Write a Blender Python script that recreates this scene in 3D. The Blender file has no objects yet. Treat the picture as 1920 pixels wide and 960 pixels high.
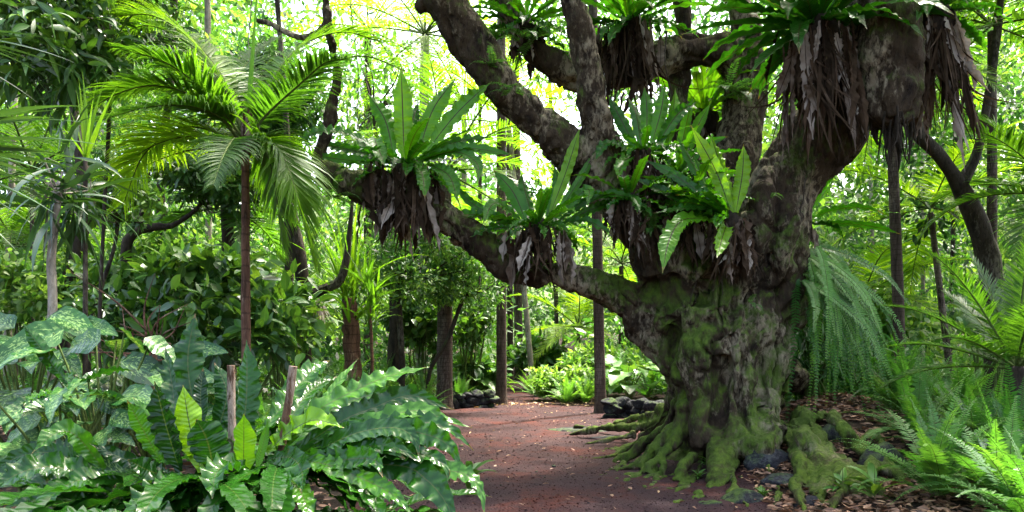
import bpy, math, random
import numpy as np
from mathutils import Vector

# ------------------------------------------------------------------ camera, sky, sun, exposure
C = bpy.context.scene
COL = C.collection
CAM_H = 1.45
FPX = 1500.0          # focal length in pixels of the 1920 wide photograph
HOR = 640.0           # row of the horizon
cam = bpy.data.cameras.new('camera')
cam.sensor_width = 36; cam.lens = 36 * FPX / 1920
cam.shift_y = (HOR - 480) / 1920
cam.clip_start = 0.05; cam.clip_end = 500
camo = bpy.data.objects.new('camera', cam); COL.objects.link(camo)
camo.location = (0, 0, CAM_H); camo.rotation_euler = (math.radians(90), 0, 0)
C.camera = camo

SUN_EL, SUN_AZ = 64.0, 40.0       # azimuth: degrees clockwise from +Y (away from the camera), so the light comes from beyond the tree
w = bpy.data.worlds.new("World"); C.world = w; w.use_nodes = True
nt = w.node_tree
sky = nt.nodes.new('ShaderNodeTexSky'); sky.sky_type = 'NISHITA'; sky.sun_disc = False
sky.sun_elevation = math.radians(SUN_EL); sky.sun_rotation = math.radians(SUN_AZ)
sky.air_density = 1.0; sky.dust_density = 7.0; sky.ozone_density = 0.1
bg = nt.nodes['Background']; bg.inputs['Strength'].default_value = 0.15
nt.links.new(sky.outputs['Color'], bg.inputs['Color'])
sun = bpy.data.lights.new('sun', 'SUN'); sun.energy = 2.6; sun.angle = math.radians(2.5); sun.color = (1, .95, .86)
suno = bpy.data.objects.new('sun', sun); COL.objects.link(suno)
e, a = math.radians(SUN_EL), math.radians(SUN_AZ)
sdir = Vector((math.sin(a) * math.cos(e), math.cos(a) * math.cos(e), math.sin(e)))
suno.rotation_euler = sdir.to_track_quat('Z', 'Y').to_euler()
suno.location = sdir * 60
C.view_settings.view_transform = 'Standard'; C.view_settings.look = 'None'
C.view_settings.gamma = 1; C.view_settings.exposure = 3.15
C.render.engine = 'CYCLES'
cy = C.cycles
cy.max_bounces = 6; cy.diffuse_bounces = 4; cy.glossy_bounces = 2; cy.transmission_bounces = 4
cy.transparent_max_bounces = 4; cy.caustics_reflective = False; cy.caustics_refractive = False
cy.use_denoising = True; cy.sample_clamp_indirect = 6
try: cy.denoiser = 'OPENIMAGEDENOISE'
except Exception: pass

rng = np.random.default_rng(7)
UP = np.array([0., 0., 1.])

def at(px, py, Y): return np.array([(px - 960) / FPX * Y, Y, CAM_H + (HOR - py) / FPX * Y])
def nrm(v): return v / (np.linalg.norm(v, axis=-1, keepdims=True) + 1e-9)
def smooth(a, b, x):
    t = np.clip((x - a) / (b - a), 0, 1); return t * t * (3 - 2 * t)

def vnoise(p, seed=0):
    p = np.asarray(p, float); i = np.floor(p).astype(np.int64); f = p - i; f = f * f * (3 - 2 * f)
    def h(x, y, z):
        n = (x * 374761393 + y * 668265263 + z * 2147483647 + seed * 974711) & 0xFFFFFFFF
        n = ((n ^ (n >> 13)) * 1274126177) & 0xFFFFFFFF
        return ((n ^ (n >> 16)) & 0xFFFF) / 65535.0
    r = 0
    for dx in (0, 1):
        for dy in (0, 1):
            for dz in (0, 1):
                wt = (f[..., 0] if dx else 1 - f[..., 0]) * (f[..., 1] if dy else 1 - f[..., 1]) * (f[..., 2] if dz else 1 - f[..., 2])
                r = r + wt * h(i[..., 0] + dx, i[..., 1] + dy, i[..., 2] + dz)
    return r * 2 - 1
def fbm(p, o=3, seed=0):
    r = 0; a = 1.0
    for k in range(o): r = r + a * vnoise(p * 2 ** k, seed + k); a *= .5
    return r

def catmull(pts, n):
    pts = np.asarray(pts, float); m = len(pts)
    ext = np.vstack([2 * pts[0] - pts[1], pts, 2 * pts[-1] - pts[-2]])
    t = np.linspace(0, m - 1 - 1e-6, n); i = t.astype(int); f = (t - i)[:, None]
    a, b, c, d = ext[i], ext[i + 1], ext[i + 2], ext[i + 3]
    return .5 * (2 * b + (c - a) * f + (2 * a - 5 * b + 4 * c - d) * f ** 2 + (3 * b - a - 3 * c + d) * f ** 3)

# ------------------------------------------------------------------ mesh builder
class MB:
    def __init__(s): s.v = []; s.q = []; s.a = []; s.n = 0
    def grids(s, P, A):
        # P (K,a,b,3) sheets of quads, A (K,a,b,3) attribute: along, across, tint
        K, a, b = P.shape[:3]
        idx = np.arange(K * a * b).reshape(K, a, b) + s.n
        q = np.stack([idx[:, :-1, :-1], idx[:, 1:, :-1], idx[:, 1:, 1:], idx[:, :-1, 1:]], -1).reshape(-1, 4)
        s.v.append(P.reshape(-1, 3)); s.a.append(np.broadcast_to(A, P.shape).reshape(-1, 3)); s.q.append(q); s.n += K * a * b
    def raw(s, V, Q, tint=.5):
        V = np.asarray(V, float)
        s.v.append(V); s.q.append(np.asarray(Q) + s.n); s.a.append(np.tile([[.5, 0, tint]], (len(V), 1))); s.n += len(V)
    def build(s, name, mat, parent=None, smooth=True, loc=None):
        V = np.concatenate(s.v).astype(np.float32); Q = np.concatenate(s.q).astype(np.int32); A = np.concatenate(s.a).astype(np.float32)
        if loc is not None: V = V - np.asarray(loc, np.float32)
        me = bpy.data.meshes.new(name)
        me.vertices.add(len(V)); me.vertices.foreach_set('co', V.ravel())
        me.loops.add(Q.size); me.loops.foreach_set('vertex_index', Q.ravel())
        me.polygons.add(len(Q)); me.polygons.foreach_set('loop_start', np.arange(0, Q.size, 4, dtype=np.int32))
        me.polygons.foreach_set('loop_total', np.full(len(Q), 4, np.int32))
        at_ = me.attributes.new('leaf', 'FLOAT_VECTOR', 'POINT'); at_.data.foreach_set('vector', A.ravel())
        me.update(calc_edges=True)
        if smooth: me.polygons.foreach_set('use_smooth', np.ones(len(Q), bool))
        me.materials.append(mat)
        o = bpy.data.objects.new(name, me); COL.objects.link(o)
        if parent is not None: o.parent = parent
        return o

def B(x, K): return np.broadcast_to(np.asarray(x, float), (K,)).copy()
def prof_leaf(t): return np.clip(np.sin(np.pi * np.clip(t, 0, 1) ** .75), .02, 1)
def prof_strap(t): return np.clip(np.minimum(.35 + .65 * smooth(0, .35, t), 1 - smooth(.68, 1.03, t)), .04, 1)
def prof_pinna(t): return np.clip(np.minimum(smooth(-.1, .12, t), 1 - t ** 2.2), .04, 1)
def prof_blade(t): return np.clip(np.minimum(.5 + t * 2, (1 - t) * 1.5), .03, 1)
def prof_heart(t): return np.clip(np.sin(np.pi * t ** .5) ** .8, .02, 1)

def strips(mb, P, D, N, L, W, n=4, droop=.3, prof=prof_leaf, fold=.1, tint=.5, wave=0., wf=8., twist=0., bend=0., across=3, scal=0., g=rng):
    P = np.atleast_2d(np.asarray(P, float)); D = np.atleast_2d(np.asarray(D, float))
    K = max(len(P), len(D))
    P = np.broadcast_to(P, (K, 3)).copy(); D = nrm(np.broadcast_to(D, (K, 3)).copy()); N = np.broadcast_to(np.atleast_2d(N), (K, 3)).astype(float)
    L, W, droop, tint, wave, twist, bend, fold, wf = [B(x, K) for x in (L, W, droop, tint, wave, twist, bend, fold, wf)]
    t = np.linspace(0, 1, n + 1); pr = prof(t); v = np.linspace(-1, 1, across)
    S0 = nrm(np.cross(D, N)); pos = P; Cs = []; Ds = []; Ss = []; Ns = []
    S = S0
    for k in range(n + 1):
        S = nrm(S - (S * D).sum(-1, keepdims=True) * D); Nk = np.cross(S, D)
        th = (twist * t[k])[:, None]
        Cs.append(pos); Ss.append(S * np.cos(th) + Nk * np.sin(th)); Ns.append(Nk * np.cos(th) - S * np.sin(th)); Ds.append(D)
        if k < n:
            pos = pos + D * (L / n)[:, None]
            D = nrm(D - UP * (droop * 2 * (t[k] + .25 / n) / n)[:, None] + S * (bend / n)[:, None])
    Cc = np.stack(Cs, 1); Sc = np.stack(Ss, 1); Nc = np.stack(Ns, 1)
    ph = g.uniform(0, 6.28, (K, 1, 1)); av = np.abs(v)[None, None, :]
    ph2 = g.uniform(0, 6.28, (K, 1, 1)) * (v[None, None, :] > 0)
    tt = t[None, :, None]
    wav = np.sin(6.283 * wf[:, None, None] * (tt + .04 * np.sin(6.28 * 2.3 * tt + ph)) + ph + ph2)
    half = (W / 2)[:, None, None] * pr[None, :, None] * (1 + scal * av * np.sin(6.283 * wf[:, None, None] * tt + ph + ph2 + 1.5))
    off = fold[:, None, None] * half * av + wave[:, None, None] * wav * av ** 1.3 * np.minimum(1, pr[None, :, None] * 1.3)
    Pt = Cc[:, :, None, :] + Sc[:, :, None, :] * (half * v[None, None, :])[..., None] + Nc[:, :, None, :] * off[..., None]
    A = np.empty(Pt.shape); A[..., 0] = tt; A[..., 1] = v[None, None, :]; A[..., 2] = tint[:, None, None]
    mb.grids(Pt, A)
    return Cc, Sc, Nc

def strap(mb, Cn, Nref, W, prof=prof_strap, fold=.3, tint=.5, wave=.015, wl=.09, across=7, twist=0., g=rng, n=40, scal=.07):
    Cn = catmull(Cn, n); T = nrm(np.gradient(Cn, axis=0)); S = nrm(np.cross(T, np.asarray(Nref, float)) + 1e-6); Nk = np.cross(S, T)
    s_ = np.concatenate([[0], np.cumsum(np.linalg.norm(np.diff(Cn, axis=0), axis=1))]); L = s_[-1]; t = s_ / L; v = np.linspace(-1, 1, across); pr = prof(t)[:, None]
    th = (twist * t)[:, None]; S, Nk = S * np.cos(th) + Nk * np.sin(th), Nk * np.cos(th) - S * np.sin(th)
    ph = g.uniform(0, 6.28); side = (v[None] > 0) * g.uniform(0, 6.28); s2 = s_[:, None] + .25 * wl * np.sin(s_[:, None] * 9 + ph)
    side = side + 0 * s2; zz = 0 * side; amp = .45 + .9 * (.5 + .5 * fbm(np.stack([s2 / wl * .45 + ph * 9 + zz, side, zz], -1), 2, 8)); s2 = s2 + .35 * wl * fbm(np.stack([s2 / wl * .5 + ph * 5 + zz, side * 3, zz], -1), 2, 9)
    wv = amp * (np.sin(6.283 * s2 / wl + side) + .4 * np.sin(6.283 * s2 / wl * 2.3 + ph + side))
    av = np.abs(v)[None]; half = W / 2 * pr * (1 + scal * av * np.sin(6.283 * s2 / wl + side + 1.4))
    off = fold * half * av + wave * wv * av ** 1.4 * np.minimum(1, pr * 1.3)
    P = Cn[:, None] + S[:, None] * (half * v[None])[..., None] + Nk[:, None] * off[..., None]
    A = np.empty(P.shape); A[..., 0] = t[:, None]; A[..., 1] = v[None]; A[..., 2] = tint; mb.grids(P[None], A[None])
def frame(pts):
    T = nrm(np.gradient(pts, axis=0)); U = np.empty_like(T); r = np.array([0.31, .2, 1.]) if abs(T[0, 2]) < .9 else np.array([1., .1, 0])
    u = nrm(np.cross(T[0], r))
    for k in range(len(T)):
        u = nrm(u - (u @ T[k]) * T[k]); U[k] = u
    return T, U, np.cross(T, U)
def tube(mb, pts, rad, sides=8, tint=.5, rough=0., nf=3., cap=True, n=None, seed=0):
    pts = np.asarray(pts, float); rad = np.broadcast_to(np.asarray(rad, float), (len(pts),)).copy()
    if n: pr = catmull(np.column_stack([pts, rad]), n); pts, rad = pr[:, :3], np.abs(pr[:, 3])
    if cap:
        d0 = pts[0] - pts[1]; d1 = pts[-1] - pts[-2]
        pts = np.vstack([pts[0] + nrm(d0) * rad[0] * .35, pts[0] + nrm(d0) * rad[0] * .2, pts, pts[-1] + nrm(d1) * rad[-1] * .2, pts[-1] + nrm(d1) * rad[-1] * .35])
        rad = np.concatenate([[rad[0] * .02, rad[0] * .75], rad, [rad[-1] * .75, rad[-1] * .02]])
    T, U, V = frame(pts)
    th = np.linspace(0, 2 * np.pi, sides + 1)
    R = rad[:, None] * np.ones(sides + 1)
    ring = U[:, None] * np.cos(th)[None, :, None] + V[:, None] * np.sin(th)[None, :, None]
    if rough:
        q = pts[:, None] * nf + ring * .7 + seed
        nz = fbm(q, 2); nz[:, -1] = nz[:, 0]; R = R * (1 + rough * nz)
    P = pts[:, None] + ring * R[..., None]
    A = np.empty(P.shape); ln = np.concatenate([[0], np.cumsum(np.linalg.norm(np.diff(pts, axis=0), axis=1))])
    A[..., 0] = ln[:, None]; A[..., 1] = th / np.pi - 1; A[..., 2] = tint
    mb.grids(P[None], A[None])

# ------------------------------------------------------------------ tagging
def tag(o, label=None, cat=None, group=None, kind=None):
    if label: o['label'] = label
    if cat: o['category'] = cat
    if group: o['group'] = group
    if kind: o['kind'] = kind
    return o
def thing(name, label, cat, loc, group=None):
    o = bpy.data.objects.new(name, None); COL.objects.link(o); o.location = [float(x) for x in loc]; o.empty_display_size = .1
    bpy.context.view_layer.update() if False else None
    return tag(o, label, cat, group)

# ------------------------------------------------------------------ materials
def newmat(name):
    m = bpy.data.materials.new(name); m.use_nodes = True; nt = m.node_tree; nt.nodes.clear(); return m, nt
def N_(nt, typ, **kw):
    n = nt.nodes.new(typ)
    for k, v in kw.items():
        if k in n.inputs and not hasattr(n, k): n.inputs[k].default_value = v
        else: setattr(n, k, v)
    return n
def ramp(nt, fac, stops):
    r = nt.nodes.new('ShaderNodeValToRGB'); els = r.color_ramp.elements
    while len(els) < len(stops): els.new(.5)
    for e_, (p, c) in zip(els, stops): e_.position = p; e_.color = (*c, 1) if len(c) == 3 else c
    nt.links.new(fac, r.inputs[0]); return r.outputs[0]
def math_(nt, op, a, b=None, c=None):
    n = nt.nodes.new('ShaderNodeMath'); n.operation = op
    for i, x in enumerate((a, b, c)):
        if x is None: continue
        if isinstance(x, (int, float)): n.inputs[i].default_value = x
        else: nt.links.new(x, n.inputs[i])
    return n.outputs[0]
def mixc(nt, f, a, b, mode='MIX'):
    n = nt.nodes.new('ShaderNodeMix'); n.data_type = 'RGBA'; n.blend_type = mode
    for i, x in ((0, f), (6, a), (7, b)):
        if isinstance(x, (int, float)): n.inputs[i].default_value = x
        elif isinstance(x, tuple): n.inputs[i].default_value = (*x, 1)
        else: nt.links.new(x, n.inputs[i])
    return n.outputs[2]
def noise_(nt, scale, detail=4, rough=.6, vec=None, dist=0.):
    n = nt.nodes.new('ShaderNodeTexNoise'); n.inputs['Scale'].default_value = scale; n.inputs['Detail'].default_value = detail
    n.inputs['Roughness'].default_value = rough; n.inputs['Distortion'].default_value = dist
    if vec is not None: nt.links.new(vec, n.inputs['Vector'])
    return n.outputs[0]
def objvec(nt, scale=(1, 1, 1)):
    g = nt.nodes.new('ShaderNodeNewGeometry')
    m = nt.nodes.new('ShaderNodeMapping'); m.inputs['Scale'].default_value = scale
    nt.links.new(g.outputs['Position'], m.inputs['Vector']); return m.outputs[0]

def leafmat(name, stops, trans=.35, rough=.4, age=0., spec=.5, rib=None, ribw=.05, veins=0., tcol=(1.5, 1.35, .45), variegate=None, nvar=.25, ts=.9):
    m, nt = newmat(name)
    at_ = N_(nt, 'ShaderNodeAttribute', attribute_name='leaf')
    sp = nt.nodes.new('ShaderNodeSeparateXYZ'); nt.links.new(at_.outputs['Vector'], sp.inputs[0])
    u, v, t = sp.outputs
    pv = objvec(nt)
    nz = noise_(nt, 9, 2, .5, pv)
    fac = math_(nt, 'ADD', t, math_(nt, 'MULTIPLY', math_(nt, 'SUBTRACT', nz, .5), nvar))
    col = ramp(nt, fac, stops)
    av = math_(nt, 'ABSOLUTE', v)
    if variegate:
        vo = nt.nodes.new('ShaderNodeTexNoise'); cx = nt.nodes.new('ShaderNodeCombineXYZ')
        nt.links.new(math_(nt, 'MULTIPLY', math_(nt, 'SUBTRACT', u, math_(nt, 'MULTIPLY', av, .25)), 3), cx.inputs[0]); nt.links.new(v, cx.inputs[1]); nt.links.new(math_(nt, 'MULTIPLY', t, 40), cx.inputs[2])
        nt.links.new(cx.outputs[0], vo.inputs['Vector']); vo.inputs['Scale'].default_value = 7; vo.inputs['Detail'].default_value = 3; vo.inputs['Roughness'].default_value = .7
        inner = math_(nt, 'SUBTRACT', vo.outputs[0], math_(nt, 'MULTIPLY', math_(nt, 'POWER', av, 3), .2))
        msk = ramp(nt, inner, [(.50, (0, 0, 0)), (.56, (1, 1, 1))])
        col = mixc(nt, msk, col, variegate)
    if age:   # brown dried tips and a few spots
        n4 = noise_(nt, 14, 4, .7, pv); n5 = noise_(nt, 3, 2, .5, pv)
        tip = ramp(nt, math_(nt, 'ADD', math_(nt, 'ADD', u, math_(nt, 'MULTIPLY', av, .05)), math_(nt, 'MULTIPLY', math_(nt, 'SUBTRACT', n4, .5), .35)), [(.985, (0, 0, 0)), (1.0, (age, age, age))])
        spt = ramp(nt, math_(nt, 'ADD', math_(nt, 'MULTIPLY', n4, .6), math_(nt, 'MULTIPLY', n5, .4)), [(.64, (0, 0, 0)), (.68, (age * .7, age * .7, age * .7))])
        col = mixc(nt, tip, col, (.13, .075, .025)); col = mixc(nt, spt, col, (.10, .09, .02))
    if rib:
        rm = ramp(nt, av, [(0, (1, 1, 1)), (ribw, (1, 1, 1)), (ribw * 1.8, (0, 0, 0))])
        colr = mixc(nt, rm, col, rib)
    else: colr = col
    pb = nt.nodes.new('ShaderNodeBsdfPrincipled'); nt.links.new(colr, pb.inputs['Base Color'])
    pb.inputs['Roughness'].default_value = rough; pb.inputs['Specular IOR Level'].default_value = spec
    tr = nt.nodes.new('ShaderNodeBsdfTranslucent'); nt.links.new(mixc(nt, 1., colr, tuple(tcol), 'MULTIPLY'), tr.inputs['Color'])
    if veins:
        wv = math_(nt, 'SINE', math_(nt, 'MULTIPLY', math_(nt, 'SUBTRACT', u, math_(nt, 'MULTIPLY', av, .06)), veins))
        bp = nt.nodes.new('ShaderNodeBump'); bp.inputs['Strength'].default_value = .30; bp.inputs['Distance'].default_value = .0035
        nt.links.new(math_(nt, 'ADD', wv, math_(nt, 'MULTIPLY', nz, 3)), bp.inputs['Height']); nt.links.new(bp.outputs[0], pb.inputs['Normal'])
    mx = nt.nodes.new('ShaderNodeMixShader'); mx.inputs[0].default_value = trans
    nt.links.new(pb.outputs[0], mx.inputs[1]); nt.links.new(tr.outputs[0], mx.inputs[2])
    out = nt.nodes.new('ShaderNodeOutputMaterial'); nt.links.new(mx.outputs[0], out.inputs[0])
    return m

def barkmat(name, dark, mid, pale, moss=None, mossamt=.5, scale=6., stretch=(1, 1, .35), bump=.6, rings=0., palecut=.62, mossz=None, dist=.03):
    m, nt = newmat(name)
    v = objvec(nt, stretch)
    n1 = noise_(nt, scale, 6, .65, v, .6); n2 = noise_(nt, scale * 4, 5, .7, v, .3); n3 = noise_(nt, scale * .35, 3, .5, v)
    col = ramp(nt, n1, [(.3, dark), (.5, mid), (.72, tuple(min(1, c * 1.5) for c in mid))])
    pm = ramp(nt, math_(nt, 'ADD', math_(nt, 'MULTIPLY', n3, .6), math_(nt, 'MULTIPLY', n2, .45)), [(palecut - .06, (0, 0, 0)), (palecut + .03, (1, 1, 1))])
    col = mixc(nt, math_(nt, 'MULTIPLY', pm, .8), col, pale)
    col = mixc(nt, ramp(nt, n2, [(.3, (.75, .75, .75)), (.5, (0, 0, 0))]), col, dark)
    h = math_(nt, 'ADD', math_(nt, 'MULTIPLY', n1, 1.2), math_(nt, 'MULTIPLY', n2, .6))
    if rings:
        g = nt.nodes.new('ShaderNodeNewGeometry'); sp = nt.nodes.new('ShaderNodeSeparateXYZ'); nt.links.new(g.outputs['Position'], sp.inputs[0])
        rg = math_(nt, 'SINE', math_(nt, 'ADD', math_(nt, 'MULTIPLY', sp.outputs[2], rings), math_(nt, 'MULTIPLY', n1, 3)))
        rr = ramp(nt, rg, [(.0, (0, 0, 0)), (.85, (0, 0, 0)), (1., (1, 1, 1))])
        col = mixc(nt, math_(nt, 'MULTIPLY', rr, .6), col, dark)
    if moss:
        g = nt.nodes.new('ShaderNodeNewGeometry'); sn = nt.nodes.new('ShaderNodeSeparateXYZ'); nt.links.new(g.outputs['Normal'], sn.inputs[0])
        sp = nt.nodes.new('ShaderNodeSeparateXYZ'); nt.links.new(g.outputs['Position'], sp.inputs[0])
        vz = objvec(nt, (1, 1, .7)); m1 = noise_(nt, 1.7, 3, .55, vz, .5); m2 = noise_(nt, 14, 5, .75, v); m3 = noise_(nt, 70, 2, .6)
        f = math_(nt, 'ADD', math_(nt, 'MULTIPLY', sn.outputs[2], .24), math_(nt, 'ADD', math_(nt, 'MULTIPLY', m1, 1.25), math_(nt, 'MULTIPLY', m2, .95)))
        f = math_(nt, 'SUBTRACT', f, .25)
        if mossz:   # moss grows thickest on the lower stem
            zf = nt.nodes.new('ShaderNodeMapRange'); zf.inputs['From Min'].default_value = mossz[0]; zf.inputs['From Max'].default_value = mossz[1]
            zf.inputs['To Min'].default_value = .18; zf.inputs['To Max'].default_value = -.03; nt.links.new(sp.outputs[2], zf.inputs[0])
            f = math_(nt, 'ADD', f, zf.outputs[0])
        mm = ramp(nt, math_(nt, 'MULTIPLY', f, .5), [(.58 - mossamt * .3, (0, 0, 0)), (.74 - mossamt * .3, (1, 1, 1))])
        mc = ramp(nt, math_(nt, 'ADD', math_(nt, 'MULTIPLY', m2, .6), math_(nt, 'MULTIPLY', m3, .4)), [(.3, tuple(c * .35 for c in moss)), (.5, moss), (.7, (moss[0] * 1.7, moss[1] * 1.5, moss[2] * 1.2))])
        col = mixc(nt, math_(nt, 'MULTIPLY', mm, .92), col, mc)
        h = math_(nt, 'ADD', h, math_(nt, 'MULTIPLY', mm, math_(nt, 'MULTIPLY', m3, .25)))
    pb = nt.nodes.new('ShaderNodeBsdfPrincipled'); nt.links.new(col, pb.inputs['Base Color']); pb.inputs['Roughness'].default_value = .85
    pb.inputs['Specular IOR Level'].default_value = .12
    bp = nt.nodes.new('ShaderNodeBump'); bp.inputs['Strength'].default_value = bump; bp.inputs['Distance'].default_value = dist
    nt.links.new(h, bp.inputs['Height']); nt.links.new(bp.outputs[0], pb.inputs['Normal'])
    out = nt.nodes.new('ShaderNodeOutputMaterial'); nt.links.new(pb.outputs[0], out.inputs[0])
    return m

G0, G1, G2, G3 = (.012, .038, .010), (.030, .085, .014), (.050, .145, .022), (.105, .210, .032)
M = {}
M['nest'] = leafmat('nest_fern_leaf', [(0, (.010, .046, .004)), (.4, (.022, .100, .005)), (.75, (.058, .180, .006)), (1, (.15, .30, .01))], trans=.42, rough=.36, spec=.28, age=.9, rib=(.035, .022, .010), ribw=.045, veins=170, tcol=(1.5, 1.6, .5))
M['nest_gloss'] = leafmat('glossy_fern_leaf', [(0, (.006, .028, .004)), (.4, (.015, .066, .006)), (.75, (.045, .140, .008)), (1, (.15, .29, .01))], trans=.32, rough=.19, spec=.30, age=.8, rib=(.045, .07, .015), ribw=.03, veins=120, tcol=(1.5, 1.6, .5))
M['broad'] = leafmat('broad_leaf', [(0, G0), (.35, G1), (.7, G2), (1, G3)], trans=.35, rough=.35, rib=(.08, .16, .04), ribw=.04)
M['tiny'] = leafmat('small_leaf', [(0, (.014, .045, .012)), (.35, (.038, .105, .020)), (.7, (.080, .175, .032)), (1, (.18, .27, .05))], trans=.5, rough=.42, spec=.4, tcol=(1.3, 1.5, .65))
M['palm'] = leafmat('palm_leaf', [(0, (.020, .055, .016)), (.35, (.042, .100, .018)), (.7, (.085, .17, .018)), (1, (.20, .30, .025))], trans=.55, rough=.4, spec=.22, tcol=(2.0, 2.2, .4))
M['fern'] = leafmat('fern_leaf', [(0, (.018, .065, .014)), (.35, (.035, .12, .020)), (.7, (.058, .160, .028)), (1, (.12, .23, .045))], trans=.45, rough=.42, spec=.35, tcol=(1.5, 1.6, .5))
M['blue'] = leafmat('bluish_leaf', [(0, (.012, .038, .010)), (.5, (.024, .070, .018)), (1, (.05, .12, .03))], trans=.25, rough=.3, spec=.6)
M['varieg'] = leafmat('variegated_leaf', [(0, (.008, .04, .012)), (.5, (.018, .075, .016)), (1, (.05, .14, .02))], trans=.25, rough=.28, spec=.35, rib=(.06, .14, .05), ribw=.03, variegate=(.19, .31, .09), veins=60)
M['dead'] = leafmat('dead_leaf', [(0, (.014, .009, .005)), (.35, (.055, .034, .020)), (.62, (.16, .125, .098)), (1, (.42, .36, .30))], trans=.1, rough=.85, spec=.05, rib=(.03, .018, .012), veins=130, tcol=(1.2, 1., .7), nvar=.6)
M['litter'] = leafmat('fallen_leaf', [(0, (.05, .026, .014)), (.4, (.16, .075, .038)), (.75, (.30, .17, .10)), (1, (.48, .34, .12))], trans=.1, rough=.6, rib=(.05, .03, .02), tcol=(1.2, 1., .7))
M['bark_big'] = barkmat('mossy_bark', (.007, .0045, .003), (.038, .026, .015), (.25, .205, .135), (.050, .085, .010), .50, 5, (1, 1, .45), 1.0, mossz=(.1, 3.8), palecut=.60, dist=.05)
M['bark'] = barkmat('dark_bark', (.009, .007, .005), (.034, .026, .019), (.12, .105, .08), (.05, .08, .02), .2, 8)
M['bark_pale'] = barkmat('pale_bark', (.06, .05, .035), (.20, .17, .13), (.42, .38, .32), (.08, .11, .04), .1, 10)
M['bark_palm'] = barkmat('palm_bark', (.015, .010, .008), (.060, .042, .033), (.15, .12, .10), (.06, .07, .03), .05, 12, (1, 1, .2), .5, rings=75)
M['bark_red'] = barkmat('reddish_palm_bark', (.025, .012, .008), (.11, .055, .034), (.26, .18, .13), None, .2, 12, (1, 1, .15), .5, rings=40)
M['stalk'] = barkmat('green_stalk', (.02, .03, .008), (.06, .09, .02), (.12, .14, .05), None, 0, 20, (1, 1, .2), .2)
M['fibre'] = barkmat('root_fibre', (.008, .006, .004), (.03, .022, .015), (.07, .055, .04), None, 0, 30, (1, 1, .3), 1.0, palecut=.72)
M['stake'] = barkmat('weathered_stake', (.03, .016, .009), (.10, .055, .032), (.26, .21, .16), None, 0, 14, (1, 1, .3), .8, palecut=.55)
M['verge'] = leafmat('verge_fern_leaf', [(0, (.012, .06, .012)), (.5, (.035, .13, .018)), (1, (.09, .23, .025))], trans=.4, rough=.4, spec=.25)
M['lava'] = barkmat('lava_rock', (.005, .005, .006), (.018, .018, .021), (.06, .06, .065), (.05, .085, .02), .30, 7, (1, 1, 1), .9)
# ------------------------------------------------------------------ ground and path
def pathx(y):
    l = np.interp(y, [0, 6.8, 8, 10, 13, 16, 18.0, 18.9, 22, 26, 30, 36], [-1.6, -1.35, -1.5, -1.7, -1.9, -1.8, -1.5, -.28, -.12, 0.05, .0, -1.2])
    r = np.interp(y, [0, 6.8, 8, 10, 13, 16, 18.0, 18.9, 22, 26, 30, 36], [2.3, 2.25, 2.4, 2.6, 2.7, 3.3, 3.5, .52, .62, .75, .55, -.6])
    return l, r
def H(x, y):
    x = np.asarray(x, float); y = np.asarray(y, float)
    l, r = pathx(y)
    off = np.maximum(np.maximum(l - x, x - r), 0)
    p = np.stack([x * .6, y * .6, x * 0], -1)
    h = smooth(0, 1.2, off) * (.10 + .07 * fbm(p, 3))
    h = h + .62 * np.exp(-(((x - 3.95) / 1.25) ** 2 + ((y - 10.0) / 1.5) ** 2)) + .12 * np.exp(-(((x - 2.9) / .9) ** 2 + ((y - 8.3) / .9) ** 2)) * smooth(1.9, 2.6, x)
    h = h + .045 * np.maximum(y - 20, 0) * smooth(.2, 3, off) + .25 * smooth(2, 6, off) * smooth(9, 13, y) * (x > 0) + .2 * smooth(3, 6, -x) * smooth(6, 9, y)
    return h + .012 * fbm(p * 4, 2, 5)
def hz(x, y): return float(H(np.array([x]), np.array([y]))[0])
def gp(px, py, up=0.):
    """point of the ground seen at a pixel"""
    Y = CAM_H * FPX / max(py - HOR, 8)
    for _ in range(6):
        x = (px - 960) / FPX * Y; Y = .5 * Y + .5 * (CAM_H - hz(x, Y)) * FPX / max(py - HOR, 8)
    x = (px - 960) / FPX * Y
    return np.array([x, Y, hz(x, Y) + up])
def sheet(name, X, Y, dz, mat):
    mb = MB(); Z = H(X, Y) + dz
    P = np.stack([X, Y, Z], -1)[None]; A = np.zeros(P.shape); A[..., 2] = .5; mb.grids(P, A); return mb.build(name, mat)

mg, nt = newmat('soil')
v = objvec(nt); n1 = noise_(nt, 3, 6, .7, v); n2 = noise_(nt, 30, 5, .8, v)
col = ramp(nt, n1, [(.35, (.018, .012, .008)), (.55, (.05, .032, .022)), (.75, (.03, .045, .012))])
col = mixc(nt, ramp(nt, n2, [(.4, (1, 1, 1)), (.6, (0, 0, 0))]), col, (.012, .009, .007))
pb = nt.nodes.new('ShaderNodeBsdfPrincipled'); nt.links.new(col, pb.inputs[0]); pb.inputs['Roughness'].default_value = .95; pb.inputs['Specular IOR Level'].default_value = .1
bp = nt.nodes.new('ShaderNodeBump'); bp.inputs['Distance'].default_value = .03; nt.links.new(n2, bp.inputs['Height']); nt.links.new(bp.outputs[0], pb.inputs['Normal'])
nt.links.new(pb.outputs[0], nt.nodes.new('ShaderNodeOutputMaterial').inputs[0]); M['soil'] = mg

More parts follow.
